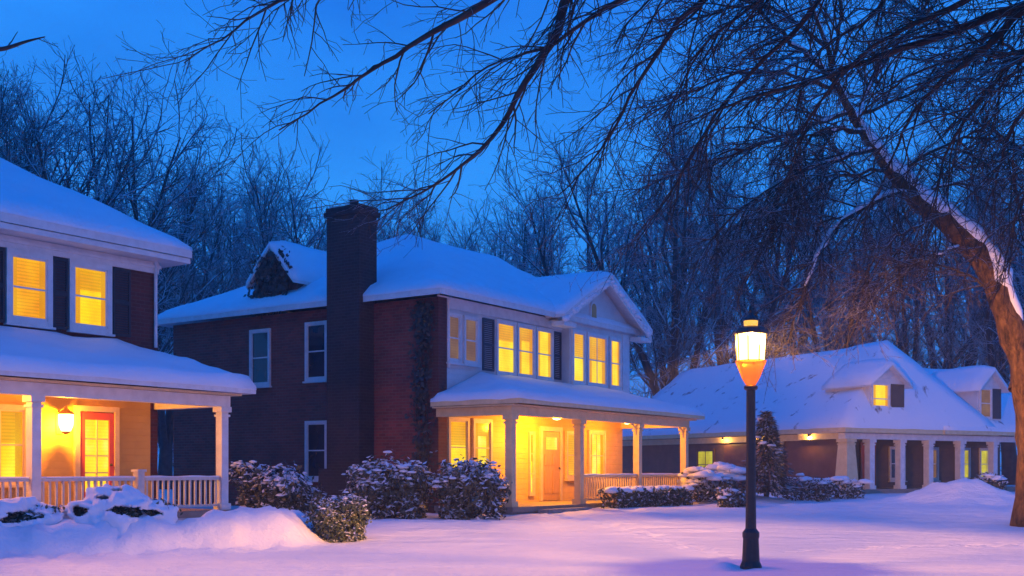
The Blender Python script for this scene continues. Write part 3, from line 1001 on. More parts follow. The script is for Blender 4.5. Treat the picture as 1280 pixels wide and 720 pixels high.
# side wall on the left run: framed panels, carport opening
MB().box(-0.12, -0.002, 2.2, 13.6, 2.60, 2.84).build('side_beam', M['cream_trim'], H3)
for y in (3.3,):
    column(H3, -0.14, y, 0.6, 2.60, 0.24, 'cream_trim', flare=0.03)
MB().box(-0.06, -0.003, 0.25, 3.1, 0.9, 2.60).build('side_panel', M['brown_door'], H3)
for y_, e_ in ((6.4, 26), (4.6, 26), (1.6, 36)):  # small added lamps tucked under the eave to warm the side fascia
    MB().lathe([(0.05, 0.0), (0.05, 0.07), (0.03, 0.09)], 8, (-0.30, y_, 2.74)).build('added_soffit_lamp', M['iron'], H3)
    point('added_soffit_bulb', (-0.30, y_, 2.70), e_, (1.0, 0.55, 0.10), 0.02, H3)
window(H3, 'left', 0, 7.3, 8.3, 1.1, 2.3, 'lit_green', trim='brown_siding', cas=0.08, bars=(1, 1))
MB().fbox('left', 0, 4.4, 6.6, 0.003, 0.05, 0.6, 2.5).build('garage_door', M['brown_door'], H3)
for u0, u1, pm in ((1.6, 2.1, 'dark_glass'), (5.0, 5.8, 'dark_glass'), (7.2, 7.9, 'lit_dim'), (9.2, 10.0, 'lit_green'), (10.8, 11.7, 'lit_green')):
    window(H3, 'front', 2.2, u0, u1, 1.1, 2.35, pm, trim='white_trim', cas=0.08, bars=(1, 1))
MB().fbox('front', 2.2, 3.2, 4.1, 0.003, 0.06, 0.75, 2.6).build('door', M['red_door'], H3)


def cottage_dormer(x, y, z, w, h, dep, pm):
    m = MB()
    m.add([(x, y, z), (x + w, y, z), (x + w, y, z + h), (x + w / 2, y, z + h + 0.6), (x, y, z + h),
           (x, y + dep, z), (x + w, y + dep, z), (x + w, y + dep, z + h), (x + w / 2, y + dep, z + h + 0.6), (x, y + dep, z + h)],
          [(0, 1, 2, 3, 4), (9, 8, 7, 6, 5), (0, 4, 9, 5), (1, 6, 7, 2), (4, 3, 8, 9), (3, 2, 7, 8)])
    d = m.build('dormer', M['white_siding'], H3)
    window(d, 'front', y, x + 0.12, x + w * 0.52, z + 0.25, z + h - 0.08, pm, cas=0.05, bars=(0, 1), sill=False)
    MB().fbox('front', y, x + w * 0.60, x + w - 0.06, 0.003, 0.04, z + 0.22, z + h - 0.05).build('shutter', M['dark_shutter'], d)
    q = 0.2
    dp = [[(x - q, y - 0.25, z + h - 0.12), (x + w / 2, y - 0.25, z + h + 0.7), (x + w / 2, y + dep, z + h + 0.7), (x - q, y + dep, z + h - 0.12)],
          [(x + w / 2, y - 0.25, z + h + 0.7), (x + w + q, y - 0.25, z + h - 0.12), (x + w + q, y + dep, z + h - 0.12), (x + w / 2, y + dep, z + h + 0.7)]]
    mm = MB()
    for p in dp: mm.slab(p, 0.08)
    mm.build('dormer_roof', M['white_trim'], d)
    snow_on([[(a, b, c + 0.004) for a, b, c in p] for p in dp], 0.22, d, cuts=5, seed=x, amp=0.08)
    return d


cottage_dormer(1.25, 0.0, 3.35, 1.95, 1.45, 2.2, 'lit_yellow')
cottage_dormer(7.65, 0.0, 3.35, 1.5, 1.5, 2.8, 'lit_dim')

# ------------------------------------------------------------------ street lamp
LX, LY = 3.5, 16.6
LAMP_SIGN = -1.0
SL = empty('street_lamp', (LX, LY, 0.0))
tag(SL, 'lit lantern on a black iron post standing in the snow', 'street lamp')
m = MB().lathe([(0.16, -0.1), (0.16, 0.05), (0.13, 0.12), (0.115, 0.45), (0.125, 0.48), (0.125, 0.54), (0.08, 0.60), (0.072, 1.2), (0.066, 2.62), (0.10, 2.64), (0.10, 2.68), (0.07, 2.70)], 16)
m.build('post', M['iron'], SL, smooth=False)
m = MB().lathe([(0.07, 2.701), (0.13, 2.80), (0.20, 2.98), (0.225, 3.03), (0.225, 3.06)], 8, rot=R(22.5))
m.build('lantern_base', M['bowl_bloom'], SL)
gl = MB()
gl.lathe([(0.195, 3.061), (0.215, 3.44)], 8, rot=R(22.5))
fr = MB()
for k in range(8):
    a = R(22.5 + 45 * k)
    fr.bar((0.205 * math.cos(a), 0.205 * math.sin(a), 3.05), (0.225 * math.cos(a), 0.225 * math.sin(a), 3.45), 0.010, 4)
lf = fr.build('lantern_frame', M['iron'], SL)
gl.build('glass', M['lantern_glass'], lf)
m = MB().lathe([(0.25, 3.442), (0.26, 3.47), (0.20, 3.53), (0.115, 3.56)], 8, rot=R(22.5))
cp = m.build('lantern_cap', M['iron'], SL)
MB().lathe([(0.10, 3.561), (0.105, 3.64)], 8, rot=R(22.5)).build('vent_glass', M['vent_amber'], cp)
MB().lathe([(0.12, 3.641), (0.11, 3.67), (0.05, 3.72), (0.02, 3.76), (0.03, 3.79), (0.018, 3.82), (0.004, 3.87)], 8, rot=R(22.5)).build('finial', M['iron'], cp)
lamp = point('lantern_bulb', (0, 0, 3.40), 680, (1.0, 0.40, 0.07), 0.05, SL)
# the lantern throws most of its light sideways, like a refractor street lantern
ld = lamp.data
ld.use_nodes = True
lt = ld.node_tree
em = next(n for n in lt.nodes if n.type == 'EMISSION')
tcn = N(lt, 'ShaderNodeTexCoord')
sp = N(lt, 'ShaderNodeSeparateXYZ'); lt.links.new(tcn.outputs['Normal'], sp.inputs[0])
# cosine from straight down; wide-throw curve, cut off near and above the horizontal
dn = N(lt, 'ShaderNodeMath', operation='MULTIPLY'); lt.links.new(sp.outputs['Z'], dn.inputs[0]); dn.inputs[1].default_value = LAMP_SIGN
mx = N(lt, 'ShaderNodeMath', operation='MAXIMUM'); lt.links.new(dn.outputs[0], mx.inputs[0]); mx.inputs[1].default_value = 0.30
pw = N(lt, 'ShaderNodeMath', operation='POWER'); lt.links.new(mx.outputs[0], pw.inputs[0]); pw.inputs[1].default_value = -2.7
mr = N(lt, 'ShaderNodeMapRange'); mr.interpolation_type = 'SMOOTHSTEP'
lt.links.new(dn.outputs[0], mr.inputs['Value'])
mr.inputs['From Min'].default_value = 0.25; mr.inputs['From Max'].default_value = 0.36
mr.inputs['To Min'].default_value = 0.05; mr.inputs['To Max'].default_value = 1.0
ml = N(lt, 'ShaderNodeMath', operation='MULTIPLY'); lt.links.new(pw.outputs[0], ml.inputs[0]); lt.links.new(mr.outputs[0], ml.inputs[1])
# added lobe in the emission, aimed to brighten the leaning tree and far mound
vd = N(lt, 'ShaderNodeVectorMath', operation='DOT_PRODUCT'); lt.links.new(tcn.outputs['Normal'], vd.inputs[0])
vd.inputs[1].default_value = Vector((0.565, 0.815, 0.07)).normalized() * -LAMP_SIGN
lo = N(lt, 'ShaderNodeMapRange'); lo.interpolation_type = 'SMOOTHSTEP'
lt.links.new(vd.outputs['Value'], lo.inputs['Value'])
lo.inputs['From Min'].default_value = 0.93; lo.inputs['From Max'].default_value = 0.985
lo.inputs['To Min'].default_value = 0.0; lo.inputs['To Max'].default_value = 32.0
sm_ = N(lt, 'ShaderNodeMath', operation='ADD'); lt.links.new(ml.outputs[0], sm_.inputs[0]); lt.links.new(lo.outputs[0], sm_.inputs[1])
lt.links.new(sm_.outputs[0], em.inputs['Strength'])


# ------------------------------------------------------------------ trees
class Tubes:
    def __init__(self):
        self.v, self.f, self.n = [], [], 0

    def add(self, pts, r0, r1, sides, squash=None, rad=None):
        pts = np.asarray(pts, float)
        n = len(pts)
        t = np.gradient(pts, axis=0)
        t /= np.linalg.norm(t, axis=1, keepdims=True) + 1e-9
        ref = np.array([0.31, 0.17, 0.93]) if abs(t[0, 2]) < 0.8 else np.array([0.97, 0.2, 0.1])
        u = np.cross(t, ref); u /= np.linalg.norm(u, axis=1, keepdims=True) + 1e-9
        w = np.cross(t, u)
        rr = np.linspace(r0, r1, n) if rad is None else np.asarray(rad)
        a = np.arange(sides) * 2 * math.pi / sides
        ring = pts[:, None, :] + rr[:, None, None] * (np.cos(a)[None, :, None] * u[:, None, :] + np.sin(a)[None, :, None] * w[:, None, :])
        self.v.append(ring.reshape(-1, 3))
        i = np.arange(n - 1)[:, None] * sides
        k = np.arange(sides)[None, :]
        k2 = (k + 1) % sides
        q = np.stack([i + k, i + k2, i + sides + k2, i + sides + k], -1).reshape(-1, 4) + self.n
        self.f.append(q)
        self.n += n * sides

    def mesh(self, name, mat, smooth=True):
        me = bpy.data.meshes.new(name)
        v = np.concatenate(self.v); f = np.concatenate(self.f)
        me.vertices.add(len(v)); me.vertices.foreach_set('co', v.astype(np.float32).ravel())
        me.loops.add(f.size); me.loops.foreach_set('vertex_index', f.ravel().astype(np.int32))
        me.polygons.add(len(f)); me.polygons.foreach_set('loop_start', np.arange(0, f.size, 4, dtype=np.int32))
        me.update(calc_edges=True)
        me.validate()
        if smooth: me.polygons.foreach_set('use_smooth', [True] * len(me.polygons))
        me.materials.append(mat)
        return me

    def build(self, name, mat, parent):
        o = bpy.data.objects.new(name, self.mesh(name, mat))
        COL.objects.link(o)
        o.parent = parent
        return o


def spline(ctrl, n):
    """Catmull-Rom through the control points"""
    c = np.asarray([list(p) for p in ctrl], float)
    c = np.vstack([2 * c[0] - c[1], c, 2 * c[-1] - c[-2]])
    out = []
    segs = len(c) - 3
    for s in np.linspace(0, segs - 1e-6, n):
        i = int(s); t = s - i
        p0, p1, p2, p3 = c[i:i + 4]
        out.append(0.5 * ((2 * p1) + (-p0 + p2) * t + (2 * p0 - 5 * p1 + 4 * p2 - p3) * t * t + (-p0 + 3 * p1 - 3 * p2 + p3) * t ** 3))
    return np.array(out)


def side_dir(g, t, ang):
    v = g.normal(size=3)
    v -= t * np.dot(v, t)
    v /= np.linalg.norm(v) + 1e-9
    return t * math.cos(ang) + v * math.sin(ang)


def limb(g, p, d, length, n, wander, trop):
    pts = [p]
    step = length / n
    for _ in range(n):
        d = d + g.normal(size=3) * wander + trop
        d = d / np.linalg.norm(d)
        p = p + d * step
        pts.append(p)
    return np.array(pts)


def sprout(g, tw, pts, r0, r1, lvl, P, start=0.2):
    """recursive side shoots; P = list of dicts per level"""
    if lvl >= len(P): return
    q = P[lvl]
    seg = np.linalg.norm(np.diff(pts, axis=0), axis=1)
    cum = np.concatenate([[0], np.cumsum(seg)])
    L = cum[-1]
    cnt = q['count'] if not q.get('per_m') else max(1, int(L * q['per_m'] * g.uniform(0.8, 1.2)))
    for k in range(cnt):
        f = start + (1 - start) * (k + g.uniform(0.1, 0.9)) / cnt
        s = f * L
        i = min(len(pts) - 2, int(np.searchsorted(cum, s)) - 1 if s > 0 else 0)
        i = max(i, 0)
        a = (s - cum[i]) / (seg[i] + 1e-9)
        p = pts[i] + (pts[i + 1] - pts[i]) * a
        t = (pts[i + 1] - pts[i]) / (seg[i] + 1e-9)
        d = side_dir(g, t, R(g.uniform(*q['ang']))) + np.array(q.get('bias', (0, 0, 0)))
        d /= np.linalg.norm(d)
        ln = q['len'] * g.uniform(0.35, 1.35) * (1 - 0.45 * f)
        rr = min(q['r'] * g.uniform(0.8, 1.2), (r0 + (r1 - r0) * f) * 0.8)
        c = limb(g, p, d, ln, q['n'], q['wander'], np.array(q['trop']))
        tw.add(c, rr, max(rr * 0.35, q.get('rmin', 0.004)), q['sides'])
        sprout(g, tw, c, rr, rr * 0.35, lvl + 1, P, 0.12)


def far_tree_meshes(seed, H, spread, stems, twig=1.0, up=0.10):
    """one bare tree: trunk (with main stems) and a twiggy crown, as two meshes"""
    g = np.random.default_rng(seed)
    tr, cr = Tubes(), Tubes()
    base = 0.16 * H
    trunk = limb(g, np.zeros(3), np.array([0, 0, 1.0]), base, 5, 0.03, (0, 0, 0.05))
    r = 0.020 * H
    tr.add(trunk, r * 1.25, r * 0.9, 9)
    for k in range(stems):
        az = 2 * math.pi * (k + g.uniform(-0.3, 0.3)) / stems
        tilt = g.uniform(0.12, 0.55) * spread if k else 0.05
        d = np.array([math.cos(az) * tilt, math.sin(az) * tilt, 1.0]); d /= np.linalg.norm(d)
        ln = H * (0.84 - 0.25 * tilt) * g.uniform(0.85, 1.0)
        st = limb(g, trunk[-1] - np.array([0, 0, 0.15 * base * g.uniform(0, 3)]), d, ln, 9, 0.07, (0, 0, 0.03))
        tr.add(st, r * 0.62, r * 0.08, 6)
        P = [dict(count=17, ang=(22, 48), len=0.30 * H * spread, r=r * 0.22, n=5, wander=0.12, trop=(0, 0, up), sides=4, rmin=0.018),
             dict(count=8, ang=(25, 60), len=0.115 * H, r=0.030 * twig, n=3, wander=0.2, trop=(0, 0, 0.06), sides=3, rmin=0.014),
             dict(count=5, ang=(25, 65), len=0.055 * H, r=0.019 * twig, n=2, wander=0.25, trop=(0, 0, 0.03), sides=3, rmin=0.011)]
        sprout(g, cr, st, r * 0.62, r * 0.08, 0, P, 0.14)
    return tr.mesh('trunk', M['far_bark']), cr.mesh('crown', M['frosted_twig'])


VAR = [far_tree_meshes(11, 18, 0.80, 5), far_tree_meshes(12, 18, 0.62, 5), far_tree_meshes(13, 18, 1.0, 6),
       far_tree_meshes(14, 19, 0.75, 7, up=0.14), far_tree_meshes(15, 17, 0.9, 5)]
VH = [18, 18, 18, 19, 17]
# (px, top row, distance, variant, label)
FAR = [
    (-25, 80, 52, 0, 'bare frosted tree furthest left, its crown cut by the edge of the photo'),
    (28, 88, 56, 1, 'narrow bare frosted tree rising behind the left roof, leftmost full crown'),
    (92, 84, 54, 4, 'bare frosted tree behind the middle of the left snowy roof slope'),
    (150, 92, 58, 0, 'bare frosted tree with full crown above the right eave tip of the left house'),
    (205, 205, 66, 2, 'lower pale frosted tree just right of the left house roof'),
    (262, 192, 80, 1, 'pale hazy tree in the gap left of the shingled dormer'),
    (318, 200, 84, 3, 'pale hazy many stemmed tree straight above the shingled dormer'),
    (385, 190, 72, 4, 'pale frosted tree just left of the brick chimney top'),
    (470, 232, 84, 0, 'distant hazy tree showing directly behind the brick chimney top'),
    (545, 252, 84, 2, 'distant frosted tree above the peak of the hipped brick house roof'),
    (610, 248, 86, 4, 'distant frosted tree above the middle of the brick house ridge'),
    (672, 242, 78, 1, 'distant slender tree left of the white gable'),
    (735, 205, 70, 0, 'bare tree rising right behind the white gable peak'),
    (832, 105, 60, 3, 'tall vase shaped bare tree with several stems between gable and street lamp'),
    (915, 150, 68, 2, 'spreading bare tree standing behind the lit street lantern'),
    (985, 170, 72, 0, 'dark bare tree above the left run of the cottage roof'),
    (1052, 190, 66, 4, 'dark bare tree left of the cottage roof peak'),
    (1130, 200, 70, 1, 'dark bare tree right behind the cottage roof peak'),
    (1195, 180, 74, 2, 'dark bare tree between the cottage dormers'),
    (1262, 170, 68, 3, 'dark many stemmed tree behind the leaning trunk at the right edge'),
    (1335, 150, 62, 0, 'bare dark tree mostly outside the right edge of the photo'),
]
for i, (px, top, Y, var, lab) in enumerate(FAR):
    p = at(px, top, Y)
    h = p.z - 0.4
    s = h / VH[var] * (1.0)
    t = empty('bare_tree', (p.x, Y, 0.35), rng.uniform(0, 6.28))
    t.scale = (s, s, s)
    tag(t, lab, 'tree', 'bare trees behind the houses')
    for nm, me in zip(('trunk', 'crown'), VAR[var]):
        c = bpy.data.objects.new(nm, me)
        COL.objects.link(c)
        c.parent = t

# far-off wood closing the view
g = np.random.default_rng(99)
wd = Tubes()
for k in range(120):
    Y = g.uniform(92, 120)
    px = -150 + 1580 * (k + g.uniform(0, 1)) / 120
    b = np.array([(px - CX) / F * Y, Y, 0.3])
    H = g.uniform(6, 12)
    st = limb(g, b, np.array([g.normal() * 0.08, 0, 1.0]), H, 6, 0.06, (0, 0, 0.03))
    wd.add(st, 0.22, 0.03, 4)
    sprout(g, wd, st, 0.22, 0.03, 0, [dict(count=18, ang=(25, 60), len=4.2, r=0.06, n=3, wander=0.15, trop=(0, 0, 0.1), sides=3, rmin=0.03),
                                     dict(count=5, ang=(25, 60), len=1.6, r=0.035, n=2, wander=0.2, trop=(0, 0, 0.05), sides=3, rmin=0.02)], 0.05)
wo = wd.build('distant_woods', M['frosted_twig'], None)
tag(wo, 'far wood of bare trees behind the houses', 'woods', kind='stuff')

# leaning snow-covered tree at the right
TL = empty('leaning_tree', (11.55, 26.0, 0.3))
tag(TL, 'leaning tree whose thick snow lined trunk curves up and left from the right edge', 'tree')
off = np.array([11.55, 26.0, 0.3])
tp = [(1294, 664, 26), (1291, 570, 26), (1285, 500, 26), (1269, 430, 26), (1247, 362, 25.9), (1212, 304, 25.7), (1168, 264, 25.5), (1122, 224, 25.2), (1094, 186, 25), (1068, 148, 24.8), (1046, 106, 24.5), (1034, 60, 24.3), (1012, 0, 24), (990, -70, 23.8)]
ctrl = [np.array(at(*c)) - off for c in tp]
trunk = spline(ctrl, 60)
trr = np.interp(np.linspace(0, 13, 60), [0, 0.35, 1, 3, 5, 6, 7, 8, 9, 10, 11, 13], [0.56, 0.40, 0.34, 0.29, 0.25, 0.22, 0.18, 0.12, 0.09, 0.06, 0.045, 0.02])
g = np.random.default_rng(5)
for i in range(26, 60):
    trunk[i] += np.array([0.11 * mnoise.noise(Vector((i * 0.33, 1, 0))), 0.08 * mnoise.noise(Vector((i * 0.33, 4, 0))), 0.11 * mnoise.noise(Vector((i * 0.33, 7, 0)))])
tb = Tubes()
tb.add(trunk, 0, 0, 20, rad=trr)
# roughen the trunk
v = tb.v[0]
for i in range(len(v)):
    q = Vector(v[i] + off)
    v[i] += (Vector((v[i] - trunk[i // 20])).normalized() * (0.085 * mnoise.noise(q * 1.9) + 0.05 * mnoise.noise(Vector((q.x * 7, q.y * 7, q.z * 2.2)))) * min(1.0, trr[i // 20] / 0.25))
# second stem rising to the right, off the picture
st2 = spline([np.array(at(*c)) - off for c in ((1277, 490, 26), (1296, 420, 26.2), (1316, 340, 26.6), (1330, 230, 27), (1320, 100, 27.4), (1300, -60, 27.6))], 24)
tb.add(st2, 0.30, 0.08, 12)
tb.build('trunk', M['trunk_bark'], TL)
sn = Tubes()
nrm = []
sel = trunk[14:56]
rs = trr[14:56]
up = np.array([0, 0, 1.0])
tt = np.gradient(sel, axis=0); tt /= np.linalg.norm(tt, axis=1, keepdims=True)
un = up - tt * (tt @ up)[:, None]
mag = np.linalg.norm(un, axis=1, keepdims=True)
un = un / (mag + 1e-6)
ww = np.array([0.88 + 0.5 * mnoise.noise(Vector(p * 2.6)) for p in sel])
keep = np.clip((mag[:, 0] - 0.15) / 0.4, 0.1, 1)
sn.add(sel + (un * 0.66 + np.array([0.0, -0.42, 0.0])) * rs[:, None], 0, 0, 12, rad=rs * 0.95 * ww * keep)
sel2 = st2[2:20]
sn.add(sel2 + np.array([-0.13, -0.05, 0.06]), 0, 0, 10, rad=np.linspace(0.26, 0.06, 18) * np.array([0.8 + 0.5 * mnoise.noise(Vector(p * 2.5)) for p in sel2]))
lims = [
    ([(1062, 140, 24.8), (985, 168, 24.4), (890, 200, 24), (800, 238, 23.5)], 0.055),
    ([(1094, 186, 25), (1012, 212, 24.2), (925, 262, 23.8), (862, 335, 23.4)], 0.055),
    ([(1158, 250, 25.5), (1118, 242, 25.0), (1044, 284, 24.5), (1012, 345, 24.1), (985, 425, 23.8)], 0.085),
    ([(1120, 222, 25.2), (1180, 180, 25.8), (1242, 172, 26.2), (1300, 192, 26.5)], 0.05),
    ([(1070, 150, 24.8), (1100, 82, 25.4), (1150, 18, 25.8), (1180, -60, 26)], 0.06),
    ([(1042, 100, 24.5), (990, 52, 24.0), (925, 0, 23.5), (860, -40, 23)], 0.06),
    ([(1040, 82, 24.4), (1052, 10, 24.6), (1040, -80, 24.6)], 0.05),
    ([(1082, 165, 24.9), (1035, 163, 24.6), (1000, 190, 24.3), (950, 300, 23.8)], 0.06),
    ([(1207, 303, 25.7), (1168, 322, 25.2), (1120, 346, 24.8), (1078, 396, 24.5)], 0.04),
    ([(1243, 362, 26), (1190, 335, 26.5), (1130, 330, 27), (1090, 350, 27.4)], 0.035),
    ([(1330, 230, 27), (1270, 180, 26.5), (1215, 150, 26), (1150, 140, 25.5)], 0.05),
    ([(1320, 120, 27.3), (1260, 60, 26.8), (1200, 30, 26), (1120, 25, 25.5)], 0.05),
    ([(1330, 260, 27), (1280, 270, 26), (1235, 300, 25.4), (1205, 350, 25)], 0.035),
    ([(1050, 110, 24.5), (960, 90, 23.6), (870, 110, 23), (790, 160, 22.5)], 0.045),
    ([(1034, 60, 24.3), (960, 10, 23.8), (880, 20, 23.3), (800, 60, 22.8)], 0.045),
    ([(1110, 212, 25.1), (1050, 222, 24.4), (985, 270, 23.9), (930, 350, 23.5)], 0.045),
    ([(1068, 148, 24.8), (1130, 120, 25.3), (1200, 100, 25.8), (1270, 110, 26.2)], 0.045),
    ([(1140, 240, 25.3), (1190, 230, 25.8), (1240, 240, 26.2), (1280, 270, 26.5)], 0.04),
    ([(1180, 272, 25.5), (1130, 290, 25.0), (1090, 330, 24.6), (1050, 390, 24.2)], 0.035),
]
br = Tubes()
PT = [dict(per_m=5.4, count=0, ang=(25, 64), len=2.0, r=0.024, n=6, wander=0.13, trop=(0, 0, -0.035), sides=4, rmin=0.008, bias=(-0.25, -0.1, -0.05)),
      dict(per_m=6.5, count=0, ang=(25, 62), len=1.0, r=0.013, n=4, wander=0.18, trop=(0, 0, -0.05), sides=3, rmin=0.006),
      dict(per_m=5.0, count=0, ang=(25, 60), len=0.42, r=0.009, n=2, wander=0.2, trop=(0, 0, -0.03), sides=3, rmin=0.005)]
for ctrl, r in lims:
    c = spline([np.array(at(*q)) - off for q in ctrl], 16)
    c[1:] += g.normal(size=(15, 3)) * 0.03
    if r in (0.085, 0.06, 0.055, 0.04):
        k = 13 if r == 0.085 else 6
        rr_ = np.linspace(r, r * 0.3, 16)[:k]
        ws = np.array([0.7 + 0.7 * mnoise.noise(Vector(q * 3.1)) for q in c[:k]])
        sn.add(c[:k] + np.array([0, -0.35, 0.75]) * rr_[:, None], 0, 0, 7, rad=np.maximum(0.008, rr_ * 1.15 * ws))
    br.add(c, r, max(0.012, r * 0.22), 7)
    sprout(g, br, c, r, r * 0.22, 0, PT, 0.06)
br.build('crown', M['twig_bark'], TL)
sn.build('snow_cover', M['snow'], TL)

# big tree whose trunk stands right of the picture and whose limbs hang over the street
TO = empty('overhanging_tree', (9.6, 9.4, 0.0))
tag(TO, 'big bare tree whose dark drooping limbs hang across the top of the sky', 'tree')
off = np.array([9.6, 9.4, 0.0])
tb = Tubes()
trunk = spline([(0, 0, -0.2), (-0.05, 0.05, 2), (-0.2, 0.1, 4.2), (-0.5, 0.3, 6.2), (-0.9, 0.8, 8.0), (-1.1, 1.4, 10.5)], 24)
tb.add(trunk, 0.50, 0.16, 14)
tb.build('trunk', M['trunk_bark'], TO)
J1 = trunk[14] + off
J2 = trunk[18] + off


def PX(lst):
    return [np.array(at(*q)) for q in lst]


lims = [
    ([J2] + PX([(980, -120, 12.0), (790, -70, 12.6), (712, -10, 13), (690, 45, 13.2), (652, 105, 13.4), (612, 165, 13.7), (556, 216, 14), (478, 260, 14.4)]), 0.11, 0.010),
    ([J2] + PX([(900, -190, 11.6), (720, -70, 12.2), (610, -5, 12.6), (548, 28, 12.9), (486, 62, 13.1), (420, 102, 13.4), (345, 142, 13.8)]), 0.085, 0.008),
    ([J2] + PX([(820, -230, 11.5), (560, -130, 12), (420, -25, 12.6), (330, 22, 13), (245, 82, 13.4)]), 0.07, 0.007),
    ([J1] + PX([(1080, -90, 11.8), (930, -40, 12.6), (852, 18, 13), (802, 92, 13.4), (752, 176, 13.8), (692, 246, 14.2)]), 0.07, 0.008),
    ([J1] + PX([(1370, -30, 11.2), (1280, 6, 12), (1150, 54, 12.6), (1048, 92, 13), (935, 124, 13.5), (850, 152, 14)]), 0.085, 0.009),
    ([J1] + PX([(1350, -10, 11.5), (1250, 42, 12), (1182, 102, 12.4), (1132, 172, 12.8), (1104, 250, 13.2)]), 0.07, 0.008),
    ([J1] + PX([(1340, 50, 11.5), (1242, 112, 12), (1192, 192, 12.4), (1172, 286, 12.8)]), 0.05, 0.007),
    ([J1] + PX([(1180, -90, 12), (1050, -30, 12.8), (982, 42, 13.2), (905, 124, 13.7), (850, 222, 14.1), (806, 296, 14.4)]), 0.06, 0.007),
    ([J2] + PX([(1000, -140, 12), (880, -30, 12.5), (770, 10, 12.8), (690, 62, 13.2), (610, 90, 13.6), (540, 150, 14)]), 0.06, 0.007),
    ([J1] + PX([(1380, 60, 11.0), (1290, 130, 11.6), (1250, 200, 12), (1240, 280, 12.4)]), 0.05, 0.007),
    ([J2] + PX([(1150, -160, 12), (1120, -60, 12.6), (1090, 20, 13), (1020, 70, 13.4), (960, 160, 13.8)]), 0.055, 0.007),
    ([J1] + PX([(1400, 0, 11.2), (1300, 60, 11.8), (1215, 70, 12.3), (1130, 100, 12.8), (1060, 150, 13.3)]), 0.05, 0.007),
    ([J1] + PX([(1390, 110, 11.2), (1310, 170, 11.7), (1275, 250, 12.1), (1262, 330, 12.5)]), 0.04, 0.007),
    ([J2] + PX([(1060, -140, 12), (1000, -50, 12.6), (940, 10, 13), (880, 60, 13.4), (830, 150, 13.9)]), 0.05, 0.007),
    ([J1] + PX([(1300, -60, 11.5), (1210, -10, 12), (1130, 20, 12.4), (1070, 60, 12.8), (1010, 130, 13.2), (985, 210, 13.5)]), 0.055, 0.007),
]
g = np.random.default_rng(21)
br = Tubes()
PT = [dict(per_m=4.4, count=0, ang=(20, 55), len=1.7, r=0.013, n=6, wander=0.13, trop=(-0.01, 0, -0.05), sides=4, rmin=0.004, bias=(-0.25, 0.05, -0.10)),
      dict(per_m=6.0, count=0, ang=(20, 60), len=0.66, r=0.008, n=4, wander=0.18, trop=(0, 0, -0.06), sides=3, rmin=0.0035),
      dict(per_m=5.5, count=0, ang=(20, 60), len=0.30, r=0.006, n=2, wander=0.2, trop=(0, 0, -0.04), sides=3, rmin=0.003)]
for ctrl, r0, r1 in lims:
    c = spline(ctrl, 30) - off
    c[3:] += np.cumsum(g.normal(size=(27, 3)) * 0.012, axis=0)
    rad = r1 + (r0 - r1) * np.linspace(1, 0, 30) ** 1.3
    br.add(c, 0, 0, 7, rad=rad)
    sprout(g, br, c, r0, r1, 0, PT, 0.22)
br.build('crown', M['twig_bark'], TO)

# a tree standing left of the picture shows one branch tip
TS = empty('street_tree', (-8.6, 11.5, 0.1))
tag(TS, 'tree outside the left edge, one thin branch tip reaching into the sky at top left', 'tree')
off = np.array([-8.6, 11.5, 0.1])
tb = Tubes()
trunk = spline([(0, 0, -0.2), (0.02, 0.02, 2), (-0.1, 0.1, 4), (-0.2, 0.2, 7), (-0.1, 0.4, 10)], 16)
tb.add(trunk, 0.22, 0.06, 10)
tb.build('trunk', M['trunk_bark'], TS)
br = Tubes()
g = np.random.default_rng(33)
for ctrl, r in (([trunk[8] + off] + PX([(-60, 70, 12.5), (0, 62, 12.8), (32, 52, 13), (56, 46, 13.2)]), 0.05),
                ([trunk[9] + off, (-9.6, 12.2, 6.5), (-10.5, 12.6, 7.2)], 0.05), ([trunk[10] + off, (-9.2, 10.5, 7.0), (-9.8, 9.4, 8.0)], 0.05),
                ([trunk[12] + off, (-8.9, 13, 8.5), (-9.4, 14.2, 9.6)], 0.04)):
    c = spline(ctrl, 14) - off
    br.add(c, r, 0.007, 6)
    PS = [dict(per_m=1.6, count=0, ang=(22, 45), len=0.5, r=0.010, n=4, wander=0.12, trop=(0, 0, 0), sides=3, rmin=0.004),
          dict(per_m=3, count=0, ang=(22, 45), len=0.2, r=0.006, n=2, wander=0.12, trop=(0, 0, 0), sides=3, rmin=0.003)]
    sprout(g, br, c, r, 0.007, 0, PS, 0.4)
br.build('crown', M['twig_bark'], TS)


